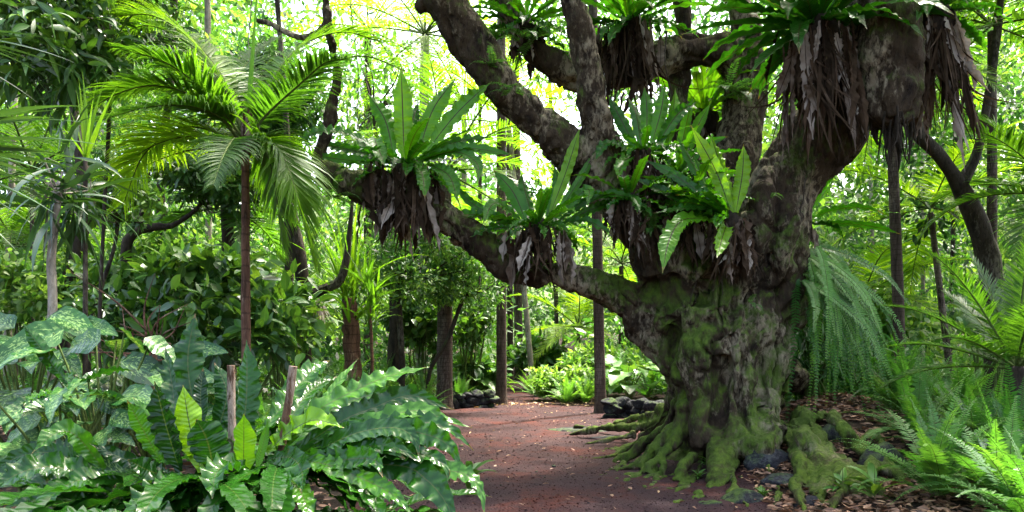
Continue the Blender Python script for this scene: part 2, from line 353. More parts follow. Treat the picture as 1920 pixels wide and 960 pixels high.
mp, nt = newmat('red_cinder')
v = objvec(nt); n1 = noise_(nt, 1.1, 4, .6, v, .4); n2 = noise_(nt, 26, 6, .85, v); n3 = noise_(nt, 6, 4, .7, v)
vo = nt.nodes.new('ShaderNodeTexVoronoi'); vo.inputs['Scale'].default_value = 42; nt.links.new(v, vo.inputs['Vector'])
col = ramp(nt, math_(nt, 'ADD', math_(nt, 'MULTIPLY', n1, .65), math_(nt, 'MULTIPLY', n3, .35)), [(.34, (.027, .018, .020)), (.5, (.041, .022, .0215)), (.66, (.078, .022, .014))])
col = mixc(nt, ramp(nt, n2, [(.36, (.9, .9, .9)), (.5, (0, 0, 0))]), col, (.04, .024, .024))
col = mixc(nt, ramp(nt, n2, [(.60, (0, 0, 0)), (.72, (.8, .8, .8))]), col, (.07, .034, .029))
col = mixc(nt, math_(nt, 'MULTIPLY', ramp(nt, vo.outputs['Distance'], [(0, (1, 1, 1)), (.5, (0, 0, 0))]), .3), col, (.05, .03, .03))
pb = nt.nodes.new('ShaderNodeBsdfPrincipled'); nt.links.new(col, pb.inputs[0]); pb.inputs['Roughness'].default_value = .9; pb.inputs['Specular IOR Level'].default_value = .08
bp = nt.nodes.new('ShaderNodeBump'); bp.inputs['Distance'].default_value = .025; bp.inputs['Strength'].default_value = .9
nt.links.new(math_(nt, 'ADD', n2, math_(nt, 'MULTIPLY', vo.outputs['Distance'], .7)), bp.inputs['Height']); nt.links.new(bp.outputs[0], pb.inputs['Normal'])
nt.links.new(pb.outputs[0], nt.nodes.new('ShaderNodeOutputMaterial').inputs[0]); M['cinder'] = mp

gx = np.concatenate([np.linspace(-120, -13, 20), np.linspace(-12, 12, 200), np.linspace(13, 120, 20)])
gy = np.concatenate([np.linspace(-60, -1, 10), np.linspace(0, 22, 180), np.linspace(22.5, 60, 40), np.linspace(65, 200, 8)])
X, Y = np.meshgrid(gx, gy)
mh, nt = newmat('wooded_slope')
v = objvec(nt); n1 = noise_(nt, .9, 6, .75, v, .3); n2 = noise_(nt, .22, 3, .6, v)
col = ramp(nt, math_(nt, 'ADD', math_(nt, 'MULTIPLY', n1, .6), math_(nt, 'MULTIPLY', n2, .4)), [(.36, (.015, .04, .01)), (.5, (.06, .12, .018)), (.64, (.16, .22, .03))])
pb = nt.nodes.new('ShaderNodeBsdfPrincipled'); nt.links.new(col, pb.inputs[0]); pb.inputs['Roughness'].default_value = .8
bp = nt.nodes.new('ShaderNodeBump'); bp.inputs['Distance'].default_value = .8; nt.links.new(n1, bp.inputs['Height']); nt.links.new(bp.outputs[0], pb.inputs['Normal'])
nt.links.new(pb.outputs[0], nt.nodes.new('ShaderNodeOutputMaterial').inputs[0])
hx, hy = np.meshgrid(np.linspace(-75, 75, 260), np.linspace(58, 84, 60)); hh = 14.5 * smooth(57, 78, hy) + (1.3 * fbm(np.stack([hx * .25, hy * .25, hx * 0], -1), 4, 77)) * smooth(57, 60, hy) - .5
mb = MB(); P = np.stack([hx, hy, hh + 1.2 * smooth(58, 70, hy)], -1)[None]; mb.grids(P, np.zeros(P.shape)); tag(mb.build('hillside', mh), 'wooded slope rising behind the garden', kind='structure')
tag(sheet('ground', X, Y, 0, M['soil']), 'dark soil floor of the tropical garden', kind='structure')
ys = np.linspace(-2, 34, 400); l, r = pathx(ys)
nzl = fbm(np.stack([ys * 1.5, ys * 0, ys * 0], -1), 4, 3); nzr = fbm(np.stack([ys * 1.5, ys * 0 + 9, ys * 0], -1), 4, 4)
l = l - .12 + .12 * nzl; r = r + .1 + .15 * nzr
s = np.linspace(0, 1, 60)[None]; X = l[:, None] * (1 - s) + r[:, None] * s; Y = np.repeat(ys[:, None], 60, 1)
tag(sheet('path', X, Y, .012, M['cinder']), 'red cinder footpath winding past the big tree', kind='structure')

# loose cinder on the path, fallen leaves, leaf litter
def pebbles(mb, X, Y, Z, size, g):
    ph = (1 + 5 ** .5) / 2
    base = np.array([[x, y, z] for x in (-1, 1) for y in (-1, 1) for z in (-1, 1)], float)
    Q = np.array([[0, 1, 3, 2], [4, 6, 7, 5], [0, 4, 5, 1], [2, 3, 7, 6], [0, 2, 6, 4], [1, 5, 7, 3]])
    K = len(X); V = base[None] * g.uniform(.5, 1, (K, 8, 3)) * size[:, None, None] * .5
    th = g.uniform(0, 6.28, K); c, s_ = np.cos(th), np.sin(th)
    V = np.stack([V[..., 0] * c[:, None] - V[..., 1] * s_[:, None], V[..., 0] * s_[:, None] + V[..., 1] * c[:, None], V[..., 2] * .8], -1)
    V = V + np.stack([X, Y, Z], -1)[:, None]
    mb.raw(V.reshape(-1, 3), (Q[None] + 8 * np.arange(K)[:, None, None]).reshape(-1, 4))
g = np.random.default_rng(3)
K = 8000; yy = 5.5 + 15 * g.uniform(0, 1, K) ** 1.5; l, r = pathx(yy); xx = l + (r - l) * g.uniform(0, 1, K)
mb = MB(); pebbles(mb, xx, yy, H(xx, yy) + .014, g.lognormal(np.log(.010), .45, K), g)
tag(mb.build('gravel', M['cinder'], smooth=False), 'loose red and black cinder scattered on the path', 'gravel', kind='stuff')
K = 160; yy = 6 + 14 * g.uniform(0, 1, K); l, r = pathx(yy); xx = l + (r - l) * g.uniform(0, 1, K)
mb = MB(); pebbles(mb, xx, yy, H(xx, yy) + .014, g.lognormal(np.log(.018), .4, K), g)
tag(mb.build('cinder_lumps', M['lava'], smooth=False), 'darker lava crumbs lying on the red path', 'lava crumbs', kind='stuff')
def litter(name, K, fx, size, label, tmin=0, tmax=1, up=.02, flat=.35):
    x, y = fx(K); z = H(x, y) + up + g.uniform(0, .03, K)
    th = g.uniform(0, 6.28, K); D = np.stack([np.cos(th), np.sin(th), g.uniform(-.25, .25, K)], -1)
    N = UP + g.normal(0, flat, (K, 3)); sz = g.uniform(.6, 1.4, K) * size
    mb = MB(); strips(mb, np.stack([x, y, z], -1), D, N, sz, sz * g.uniform(.18, .42, K), n=4, droop=g.uniform(-.8, .8, K), fold=g.uniform(-.1, .8, K), tint=g.uniform(tmin, tmax, K), bend=g.uniform(-.7, .7, K), g=g)
    return tag(mb.build(name, M['litter']), label, 'leaf litter', kind='stuff')
def fpath(K):
    y = 6.3 + 12.5 * g.uniform(0, 1, K); l, r = pathx(y); u = g.beta(.6, .6, K); return l + (r - l) * u, y
litter('fallen_leaves', 420, fpath, .06, 'yellow and tan leaves scattered over the red path', .2, .95, .016, .15)
def fedge(K):
    x = g.uniform(-1.7, 3.6, K); y = 18.1 + g.normal(0, .35, K); return x, y
litter('yellow_leaves', 240, fedge, .10, 'yellow leaves gathered where the path narrows', .75, 1, .016, .15)
def fmound(K):
    a_ = g.uniform(0, 6.28, K); r_ = np.sqrt(g.uniform(0, 1, K)); x = 3.9 + 2.5 * r_ * np.cos(a_); y = 8.6 + 3.1 * r_ * np.sin(a_); return np.where(x < pathx(y)[1] - .05, 8.2 - x, x), y
litter('leaf_litter', 15000, fmound, .085, 'brown dead leaves heaped around the tree roots', 0, .8, .01, .5)
def fbed(K):
    x = g.uniform(-7, -1.2, K); y = g.uniform(4, 12, K); return x, y
litter('bed_litter', 3000, fbed, .10, 'dead leaves under the ferns left of the path', 0, .6, .01, .4)

# ------------------------------------------------------------------ the big tree
def J(px, py, Y, rp): return (*at(px, py, Y), rp * Y / FPX)
limbs = []
def limb(pts, n=30, sides=14): limbs.append((np.array(pts, float), n, sides))
# stem and flutes
limb([(2.42, 9.9, -.3, .85), J(1368, 830, 9.8, 76), J(1368, 760, 9.7, 78), J(1362, 690, 9.6, 90), J(1340, 620, 9.6, 116), J(1335, 560, 9.6, 122), J(1330, 500, 9.6, 112), J(1325, 450, 9.6, 85)], 40, 28)
for (px0, py0, px1, py1, dY, r0, r1) in [(1245, 560, 1312, 830, -.35, 42, 28), (1232, 590, 1316, 850, -.1, 34, 26), (1300, 560, 1335, 800, -.66, 46, 40), (1370, 560, 1388, 800, -.70, 46, 38), (1425, 540, 1425, 760, -.5, 44, 36), (1452, 540, 1458, 740, -.15, 34, 34), (1405, 480, 1440, 690, -.4, 46, 42)]:
    Y0 = 9.6 + dY
    limb([J(px0, py0, Y0 + .15, r0 * .7), J((px0 * 2 + px1) / 3, py0 + (py1 - py0) * .33, Y0, r0), J((px0 + px1 * 2) / 3, py0 + (py1 - py0) * .66, Y0, r1), J(px1, py1, Y0, r1)])
# burls
for (px, py, Y, r) in [(1365, 640, 8.75, 46), (1330, 655, 8.72, 36), (1395, 665, 8.8, 34), (1290, 590, 8.85, 34), (1300, 520, 8.95, 34), (1480, 590, 9.25, 30), (1250, 600, 9.0, 30), (1420, 610, 8.9, 30), (1285, 690, 9.0, 28), (1350, 585, 8.8, 30)]:
    limb([J(px - r * .3, py - r * .3, Y + .1, r * .8), J(px, py, Y, r), J(px + r * .3, py + r * .4, Y + .1, r * .75)], 8, 12)
# right stem
limb([J(1380, 620, 9.5, 92), J(1415, 520, 9.4, 78), J(1440, 430, 9.3, 76), J(1475, 350, 9.2, 72), J(1530, 270, 9.1, 64), J(1575, 180, 9.0, 62), J(1600, 60, 9.0, 62), J(1620, -80, 9.0, 60), J(1650, -220, 9.0, 50), J(1700, -420, 9.2, 40)], 44, 20)
for (a_, b_) in [((1400, 590), (1440, 320)), ((1455, 560), (1505, 340)), ((1375, 540), (1420, 380))]:
    limb([J(a_[0], a_[1], 9.1, 16), J((a_[0] * 2 + b_[0]) / 3 - 6, (a_[1] * 2 + b_[1]) / 3, 8.88, 27), J((a_[0] + b_[0] * 2) / 3 - 6, (a_[1] + b_[1] * 2) / 3, 8.8, 26), J(b_[0], b_[1], 8.95, 10)], 20, 10)
# hanging knob of the thick limb, upper right
limb([J(1640, -330, 9.0, 55), J(1670, -260, 8.5, 58), J(1680, -120, 8.2, 58), J(1676, 0, 8.1, 55), J(1675, 100, 8.1, 54), J(1676, 180, 8.1, 55), J(1678, 225, 8.1, 44)], 30, 18)
limb([J(1640, 150, 8.1, 26), J(1648, 215, 8.1, 26)], 6, 10); limb([J(1708, 60, 8.1, 26), J(1712, 195, 8.1, 26)], 8, 10)
# back stem and the arch
limb([J(1330, 560, 10.0, 80), J(1335, 440, 10.3, 60), J(1370, 330, 10.6, 48), J(1392, 230, 10.8, 40), J(1400, 150, 10.8, 40), J(1370, 100, 10.7, 36), J(1290, 95, 10.5, 32), J(1220, 115, 10.3, 34), J(1160, 130, 10.1, 40), J(1090, 135, 10.0, 34), J(1020, 110, 9.9, 28), J(970, 40, 9.9, 26), J(935, -30, 9.9, 24), J(900, -150, 9.9, 20)], 60, 16)
limb([J(1400, 160, 10.8, 36), J(1405, 90, 10.8, 34), J(1390, 20, 10.8, 24), J(1350, -60, 10.9, 22), J(1300, -200, 11, 18)], 20, 12)
limb([J(1330, 330, 10.4, 36), J(1280, 250, 10.6, 24), J(1275, 150, 10.7, 20), J(1285, 60, 10.7, 18), J(1270, -60, 10.7, 16)], 20, 10)
# left main limb
limb([J(1290, 560, 9.5, 88), J(1240, 470, 9.4, 66), J(1190, 390, 9.3, 56), J(1130, 330, 9.2, 50), J(1060, 275, 9.1, 40), J(990, 215, 9.0, 38), J(930, 150, 8.9, 36), J(885, 85, 8.8, 38), J(850, 30, 8.7, 36), J(818, -30, 8.6, 34), J(780, -140, 8.5, 28), J(720, -300, 8.5, 20)], 60, 16)
limb([J(1150, 350, 9.15, 36), J(1128, 270, 9.05, 32), J(1112, 190, 8.95, 27), J(1098, 110, 8.9, 23), J(1080, 40, 8.85, 21), J(1065, -40, 8.8, 19), J(1050, -200, 8.8, 16)], 34, 12)
limb([J(1260, 500, 9.3, 70), J(1235, 430, 9.2, 60), J(1200, 370, 9.15, 50), J(1195, 330, 9.2, 30)], 14, 14)
limb([J(830, 20, 8.7, 22), J(800, 0, 8.7, 18), J(782, 20, 8.7, 12)], 8, 8)
# low left limb
limb([J(1290, 640, 9.5, 80), J(1225, 590, 9.4, 56), J(1170, 560, 9.3, 40), J(1110, 535, 9.2, 33), J(1040, 513, 9.05, 26), J(975, 503, 8.95, 26), J(925, 478, 8.9, 28), J(880, 440, 8.85, 31), J(830, 405, 8.8, 34), J(770, 375, 8.8, 36), J(710, 358, 8.8, 36), J(655, 345, 8.8, 26), J(615, 320, 8.85, 24), J(600, 300, 8.9, 17), J(610, 255, 8.9, 12), J(622, 200, 8.9, 13), J(630, 130, 8.9, 13), J(618, 60, 8.9, 11), J(608, -20, 8.9, 10), J(600, -160, 8.9, 8)], 80, 14)
limb([J(618, 335, 8.85, 28), J(612, 315, 8.85, 28)], 5, 10)
limb([J(614, 40, 8.9, 9), J(595, 62, 8.95, 8), J(565, 70, 9, 7.5), J(535, 60, 9.05, 7), J(505, 44, 9.1, 6.5), J(480, 38, 9.1, 6)], 14, 8)
# roots
def root(pts, r0, r1, n=26, lift=.3):
    P = [gp(px, py, up) if up is not None else None for (px, py, up) in pts]; rr = np.linspace(r0, r1, len(P))
    limb([(*p, r) for p, r in zip(P, rr)], n, 9)
def wroot(pts, n=26): limb([(*at(px, py, Y), r) for (px, py, Y, r) in pts], n, 10)
wroot([(1275, 700, 9.5, .13), (1252, 765, 9.7, .085), (1210, 812, 10.0, .065), (1160, 850, 10.1, .07), (1135, 858, 9.9, .04)])
wroot([(1285, 720, 9.3, .13), (1258, 785, 9.3, .085), (1212, 825, 9.4, .07), (1188, 850, 9.5, .07), (1150, 868, 9.5, .05)])
wroot([(1295, 740, 9.1, .12), (1270, 798, 9.05, .08), (1228, 838, 9.0, .07), (1205, 862, 9.0, .06), (1175, 878, 8.9, .05), (1140, 880, 8.9, .03)])
wroot([(1290, 760, 9.0, .13), (1275, 815, 8.95, .08), (1245, 850, 8.8, .06), (1215, 872, 8.7, .06), (1195, 890, 8.6, .04), (1165, 895, 8.6, .03)])
wroot([(1205, 862, 9.0, .05), (1215, 880, 8.8, .055), (1232, 878, 8.75, .05)], 10)
wroot([(1232, 838, 9.0, .05), (1245, 868, 8.7, .04), (1238, 890, 8.6, .03)], 10)
wroot([(1140, 855, 9.9, .05), (1110, 862, 9.9, .045), (1085, 858, 10.0, .03)], 10)
wroot([(1258, 780, 10.4, .10), (1205, 800, 11, .07), (1150, 802, 11.5, .06), (1100, 808, 11.9, .05), (1065, 815, 12, .02)])
wroot([(1262, 770, 10.4, .10), (1190, 785, 11.4, .06), (1130, 800, 12.6, .05), (1075, 800, 13, .02)])
wroot([(1190, 815, 11.0, .06), (1140, 825, 11.0, .05), (1095, 832, 11, .03)], 12)
wroot([(1370, 740, 8.9, .20), (1362, 800, 8.7, .18), (1350, 860, 8.35, .16), (1345, 910, 8.0, .13), (1325, 945, 7.7, .08)])
wroot([(1330, 740, 8.9, .20), (1322, 800, 8.75, .14), (1312, 838, 8.7, .08)], 14)
wroot([(1395, 770, 8.8, .17), (1405, 820, 8.5, .17), (1430, 838, 8.3, .16), (1452, 810, 8.4, .10), (1440, 770, 8.7, .09)])
def groot(start, pts, n=34):
    a_ = [(*at(*start[:3]), start[3])] + [(*(gp(px, py, up * .75)), r * .74) for (px, py, up, r) in pts]
    e_ = np.array(a_[-1][:3]) * 2 - np.array(a_[-2][:3]); a_.append((e_[0] * .4 + a_[-1][0] * .6, e_[1] * .4 + a_[-1][1] * .6, hz(e_[0], e_[1]) - .06, a_[-1][3] * .55)); limb(a_, n, 10)
groot((1450, 690, 9.1, .16), [(1462, 765, .20, .13), (1492, 815, .16, .125), (1530, 862, .12, .12), (1548, 905, .10, .09), (1540, 940, .03, .06)])
groot((1440, 700, 9.0, .15), [(1420, 790, .26, .13), (1412, 830, .20, .14), (1440, 842, .20, .14), (1462, 820, .18, .10)])
groot((1470, 680, 9.4, .15), [(1510, 760, .12, .11), (1560, 812, .10, .10), (1612, 855, .12, .10), (1660, 893, .12, .11), (1700, 915, .06, .07)])
groot((1480, 700, 9.8, .15), [(1560, 768, .08, .07), (1630, 800, .08, .07), (1700, 842, .07, .06), (1760, 872, .03, .05)])
groot((1430, 720, 9.0, .13), [(1480, 850, .14, .10), (1500, 890, .14, .10), (1492, 925, .10, .08), (1505, 955, .05, .06)])
groot((1500, 760, 9.3, .08), [(1555, 868, .12, .09), (1585, 915, .12, .10), (1570, 950, .05, .06)])
groot((1560, 790, 9.2, .08), [(1600, 850, .10, .09), (1632, 822, .14, .09), (1655, 850, .12, .10), (1640, 890, .12, .10), (1612, 920, .08, .08)])
groot((1540, 770, 9.3, .06), [(1520, 830, .08, .05), (1580, 870, .10, .05), (1640, 925, .08, .06)])
groot((1400, 740, 9.0, .12), [(1395, 850, .14, .09), (1375, 890, .12, .08), (1380, 925, .08, .05), (1400, 950, .02, .03)])
groot((1390, 740, 8.95, .10), [(1440, 880, .05, .07), (1462, 925, .03, .05), (1448, 955, .0, .04)])
groot((1440, 740, 9.1, .10), [(1520, 800, .05, .06), (1590, 842, .05, .06), (1650, 860, .03, .05), (1740, 900, .0, .04)])
groot((1420, 740, 9.1, .10), [(1470, 830, .06, .07), (1515, 885, .05, .07), (1525, 930, .03, .06), (1560, 955, .0, .04)])
groot((1350, 760, 8.8, .10), [(1320, 860, .05, .07), (1300, 905, .02, .05), (1262, 925, .0, .03)])
for k in range(16):   # small feeder roots crawling over the ground
    gg = np.random.default_rng(900 + k); p0 = [(1195, 840), (1180, 872), (1210, 880), (1240, 880), (1290, 880), (1330, 930), (1360, 930), (1300, 900)][k % 8]
    dx, dy = [(-70, 12), (-60, 25), (-55, 40), (-30, 45), (-50, 30), (-60, 15), (30, 20), (-60, 25)][k % 8]; q = [(p0[0] + dx * f + gg.normal(0, 8), p0[1] + dy * f * .8 + gg.normal(0, 4), .012 - .02 * f, .036 * (1 - f * .6)) for f in (0, .3, .65, 1.)]
    a_ = [(*(gp(px, py, up)), r) for (px, py, up, r) in q]; limb(a_, 16, 7)
wroot([(1300, 850, 8.6, .06), (1280, 880, 8.35, .06), (1265, 900, 8.2, .04)], 10)

def voxel_mesh(limbs, vox, smooth_it):
    mb = MB()
    for pts, n, sides in limbs: tube(mb, pts[:, :3], pts[:, 3], sides, n=n, rough=.16, nf=2.2, seed=len(mb.v) * 3.7)
    o = mb.build('tmp', M['bark_big'])
    md = o.modifiers.new('r', 'REMESH'); md.mode = 'VOXEL'; md.voxel_size = vox
    ms = o.modifiers.new('s', 'SMOOTH'); ms.factor = .5; ms.iterations = smooth_it
    dg = bpy.context.evaluated_depsgraph_get(); me = bpy.data.meshes.new_from_object(o.evaluated_get(dg))
    bpy.data.objects.remove(o); return me
me = voxel_mesh(limbs, .024, 5)
nv = len(me.vertices); co = np.empty(nv * 3); me.vertices.foreach_get('co', co); co = co.reshape(-1, 3)
no = np.empty(nv * 3); me.vertex_normals.foreach_get('vector', no); no = no.reshape(-1, 3)
st = co * np.array([1, 1, .45])
wp = np.stack([fbm(co * 1.3, 2, 31), fbm(co * 1.3, 2, 32), fbm(co * 1.3, 2, 33)], -1) * .25
st = (co + wp) * np.array([1, 1, .4])
d = .050 * fbm(st * 2.4, 3, 11) - .060 * np.exp(-(fbm(st * 3.2, 2, 17) / .16) ** 2) - .022 * np.exp(-(fbm(st * 9, 2, 19) / .22) ** 2) + .035 * np.maximum(fbm((co + wp) * 4.5, 2, 21) - .25, 0) * 2 + .014 * fbm(co * 17, 3, 23)
thick = smooth(7.5, 1.5, co[:, 2]) * .6 + .4
thin = 1 - .75 * smooth(-1.9, -2.3, co[:, 0]) 
ang = np.arctan2(co[:, 1] - 9.6, co[:, 0] - 2.42 - .1 * (co[:, 2] - 1)); rad_ = np.hypot(co[:, 0] - 2.42, co[:, 1] - 9.6)
fl = fbm(np.stack([np.cos(ang) * 2.3 + 5, np.sin(ang) * 2.3, co[:, 2] * .22], -1), 3, 41); mk = smooth(2.9, 1.9, co[:, 2]) * smooth(.05, .5, co[:, 2]) * smooth(1.5, 1.1, rad_)
d = d + mk * (.07 * fl - .12 * np.exp(-(fl / .11) ** 2))
low = 1 - .45 * smooth(.9, .3, co[:, 2])
co = co + no * (d * thick * thin * low)[:, None]
me.vertices.foreach_set('co', co.ravel()); me.polygons.foreach_set('use_smooth', np.ones(len(me.polygons), bool))
me.materials.clear(); me.materials.append(M['bark_big']); me.update()
TB = np.array([2.42, 9.6, 0.])
tree = thing('ancient_tree', 'huge gnarled mossy tree with spreading limbs and exposed roots beside the red path', 'tree', TB)
me.transform(__import__('mathutils').Matrix.Translation(Vector(-TB)))
tk = bpy.data.objects.new('trunk', me); COL.objects.link(tk); tk.parent = tree
print('tree verts', nv)

mb = MB(); g = np.random.default_rng(15)
for k in range(44):
    p = at(1676 + g.normal(0, 22), g.uniform(215, 262), 8.1 + g.normal(0, .12)); big = k < 4; L_ = g.uniform(.25, .5) if big else g.uniform(.1, .45)
    q = p - UP * L_ + g.normal(0, .05, 3) * [1, 1, 0]; r0_ = (.035 if big else .009) * g.uniform(.6, 1.2)
    tube(mb, [p + UP * .1, (p + q) / 2 + g.normal(0, .02, 3), q], [r0_, r0_ * .8, r0_ * .2], 6, n=12, rough=.4, nf=14, seed=k)
mb.build('hanging_roots', M['fibre'], tree, loc=TB)
# unseen crown of the big tree, added and spread to shade path and foreground
def cloud(mb, Cn, Rd, n, size, wid=.42, seg=2, droop=.5, tint=(.2, .6), g=rng, down=.25, flatN=.6, across=2, fold=0., prof=prof_leaf, bend=.3, clump=.18, shell=.5):
    Cn = np.atleast_2d(Cn); K = len(Cn); Rd = np.broadcast_to(np.asarray(Rd, float), (K, 3))
    ct = g.normal(0, clump, K); i = g.integers(0, K, n)
    dr = nrm(g.normal(0, 1, (n, 3))); rr = g.uniform(0, 1, n) ** shell
    P = Cn[i] + dr * rr[:, None] * Rd[i]
    D = nrm(dr * .7 + g.normal(0, .5, (n, 3)) - UP * down)
    Nn = nrm(UP * flatN + g.normal(0, .5, (n, 3)) + dr * .3)
    sz = size * g.uniform(.65, 1.35, n)
    strips(mb, P, D, Nn, sz, sz * wid * g.uniform(.8, 1.2, n), n=seg, droop=g.uniform(.3, 1, n) * droop, tint=np.clip(g.uniform(*tint, n) + ct[i], 0, 1), across=across, fold=fold, prof=prof, bend=g.uniform(-bend, bend, n), g=g)
def pw(t): return np.array([.25, 1, .05]) if len(t) == 3 else prof_leaf(t)
g = np.random.default_rng(11)
mb = MB(); K = 170
cx = g.uniform(-3.5, 9.5, K); cy_ = g.uniform(5.0, 16, K); cz = np.maximum(6.2, 2.4 + .46 * cy_) + g.uniform(.1, 2.2, K)
cloud(mb, np.stack([cx, cy_, cz], -1), np.array([[.95, .95, .5]]).repeat(K, 0), 26000, .19, .4, 2, .5, (.25, .7), g, prof=pw)
cr = mb.build('crown', M['tiny'], tree, loc=TB)
# ------------------------------------------------------------------ bird's nest ferns
def blob(mb, c, r, g, n=10, m=14, amp=.25, nf=2.5):
    th = np.linspace(.02, np.pi - .02, n); ph = np.linspace(0, 2 * np.pi, m + 1)
    d = np.stack([np.sin(th)[:, None] * np.cos(ph), np.sin(th)[:, None] * np.sin(ph), np.cos(th)[:, None] * np.ones(m + 1)], -1)
    s_ = g.uniform(0, 50); nz = fbm(d * nf + s_, 3); nz[:, -1] = nz[:, 0]
    P = np.asarray(c) + d * (1 + amp * nz)[..., None] * np.asarray(r)
    A = np.zeros(P.shape); A[..., 2] = .5; mb.grids(P[None], A[None])
nestc = [0]
def nest_fern(label, base, L=1.0, n=22, tips=(), skirt=0., group=None, W=.15, seed=1, mat='nest', elo=-5, ehi=62, wave=.018, azr=None, droopy=1., tint=(.2, .7), skn=34, skr=.22, fibre=True, sktint=(.0, 1.05), wf=9, name='birds_nest_fern', skdir=None, curves=(), skx=1., wl=.09):
    g = np.random.default_rng(seed); base = np.asarray(base, float)
    T = thing(name, label, 'fern', base, group)
    fr = []
    for k in range(n):
        u = (k + .5) / n
        az = k * 2.39996 + g.normal(0, .2)
        if azr: az = math.radians(g.uniform(*azr))
        el = math.radians(ehi + (elo - ehi) * u ** .8 + g.normal(0, 5)); l = L * g.uniform(.75, 1.1) * (.75 + .35 * math.sin(math.pi * min(1, u + .2)))
        D = np.array([math.cos(az) * math.cos(el), math.sin(az) * math.cos(el), math.sin(el)])
        fr.append((D, l, (.35 + .9 * u + g.uniform(-.1, .35)) * droopy, wave * (.6 + .8 * u), g.uniform(*tint) - .12 * u))
    for tp in tips:
        px, py, dY = tp[:3]; t = at(px, py, base[1] + dY); d = t - base; l = np.linalg.norm(d)
        D = d / l + UP * .12; fr.append((D, l * 1.03, tp[4] if len(tp) > 4 else .22, wave * .5, tp[3] if len(tp) > 3 else .65))
    for D, l, dr, wv, ti in fr:
        mb = MB(); D = nrm(np.asarray(D)); Nn = nrm(UP * .9 - D * D[2] + g.normal(0, .12, 3) + 1e-3)
        if abs(D[2]) > .75: Nn = nrm(np.array([g.normal(0, .25), -1, 0]) * (1 if g.random() > .3 else -1) * np.array([1, 1, 0]) + g.normal(0, .15, 3))
        strips(mb, base + D * .05, D, Nn, l, W * g.uniform(.8, 1.2) * (.7 + .3 * l / L), n=36, droop=dr, prof=prof_strap, fold=g.uniform(.15, .4), tint=float(np.clip(ti, 0, 1)), wave=wv, wf=wf * l / L * g.uniform(.8, 1.3), twist=g.normal(0, .25), bend=g.normal(0, .25), across=7, scal=.08, g=g)
        mb.build('frond', M[mat], T, loc=base)
    for cv in curves:
        pts, wpx, ti = cv[:3]; m = len(pts); P = []
        for k, q in enumerate(pts):
            Yk = q[2] if len(q) > 2 else base[1] + (cv[3] if len(cv) > 3 else 0) * k / max(1, m - 1)
            P.append(at(q[0], q[1], Yk))
        P = np.array(P); d = nrm(P[-1] - P[0]); vert = abs(d[2])
        Nref = nrm(np.array([g.normal(0, .2), -1.0 - .3 * vert, .9 - .5 * vert]) + g.normal(0, .15, 3)); W_ = wpx * (.88 if mat == 'nest_gloss' else 1) * P[0][1] / FPX
        if ti > .05 and vert > .8: Nref = -Nref
        mb = MB(); strap(mb, P, Nref, W_, fold=g.uniform(.15, .4), tint=float(np.clip(ti - (.08 if mat == 'nest_gloss' else 0) + g.normal(0, .06), 0, 1)), wave=W_ * g.uniform(.10, .2) * (.6 if vert > .8 else 1.2), wl=wl * g.uniform(.8, 1.3), twist=g.normal(0, .25), g=g)
        mb.build('frond', M[mat], T, loc=base)
    if fibre:
        mb = MB(); blob(mb, base - UP * .10 * L, np.array([.17 * (1 + skx) / 2, .17, .20]) * L, g); mb.build('root_mass', M['fibre'], T, loc=base)
    if skirt:
        mb = MB(); K = skn; az = g.uniform(0, 6.28, K); az[: K // 2] = g.uniform(math.pi * 1.0, math.pi * 2.0, K // 2)
        rr = skr * g.uniform(.45, 1.1, K); P = base + np.stack([np.cos(az) * rr * skx, np.sin(az) * rr * .8, g.uniform(-.16, .03, K)], -1)
        D = np.stack([np.cos(az) * .10, np.sin(az) * .12, -np.ones(K)], -1) + g.normal(0, .08, (K, 3)); Nn = np.stack([np.cos(az), np.sin(az), .2 + 0 * az], -1) + g.normal(0, .35, (K, 3))
        if skdir is not None: D = D + np.asarray(skdir)
        strips(mb, P, D, Nn, skirt * g.uniform(.35, 1.15, K), g.uniform(.045, .11, K), n=30, droop=1.2, prof=prof_strap, fold=g.uniform(-1.3, 1.3, K), tint=np.clip(sktint[0] + (sktint[1] - sktint[0]) * g.beta(.9, 1.5, K), 0, 1), wave=.016, wf=skirt * g.uniform(4, 10, K), twist=g.normal(0, 1.8, K), bend=g.normal(0, .45, K), across=5, scal=.16, g=g)
        K2 = skn * 2; az = g.uniform(0, 6.28, K2); P = base + np.stack([np.cos(az) * skr * .6, np.sin(az) * skr * .6, g.uniform(-.2, 0, K2)], -1)
        strips(mb, P, np.stack([np.cos(az) * .2, np.sin(az) * .2, -np.ones(K2)], -1) + g.normal(0, .1, (K2, 3)), np.stack([np.cos(az), np.sin(az), 0 * az], -1), skirt * g.uniform(.4, 1.2, K2), .022, n=10, droop=.8, tint=g.uniform(0, .35, K2), bend=g.normal(0, .8, K2), across=2, g=g)
        mb.build('dead_fronds', M['dead'], T, loc=base)
    return T

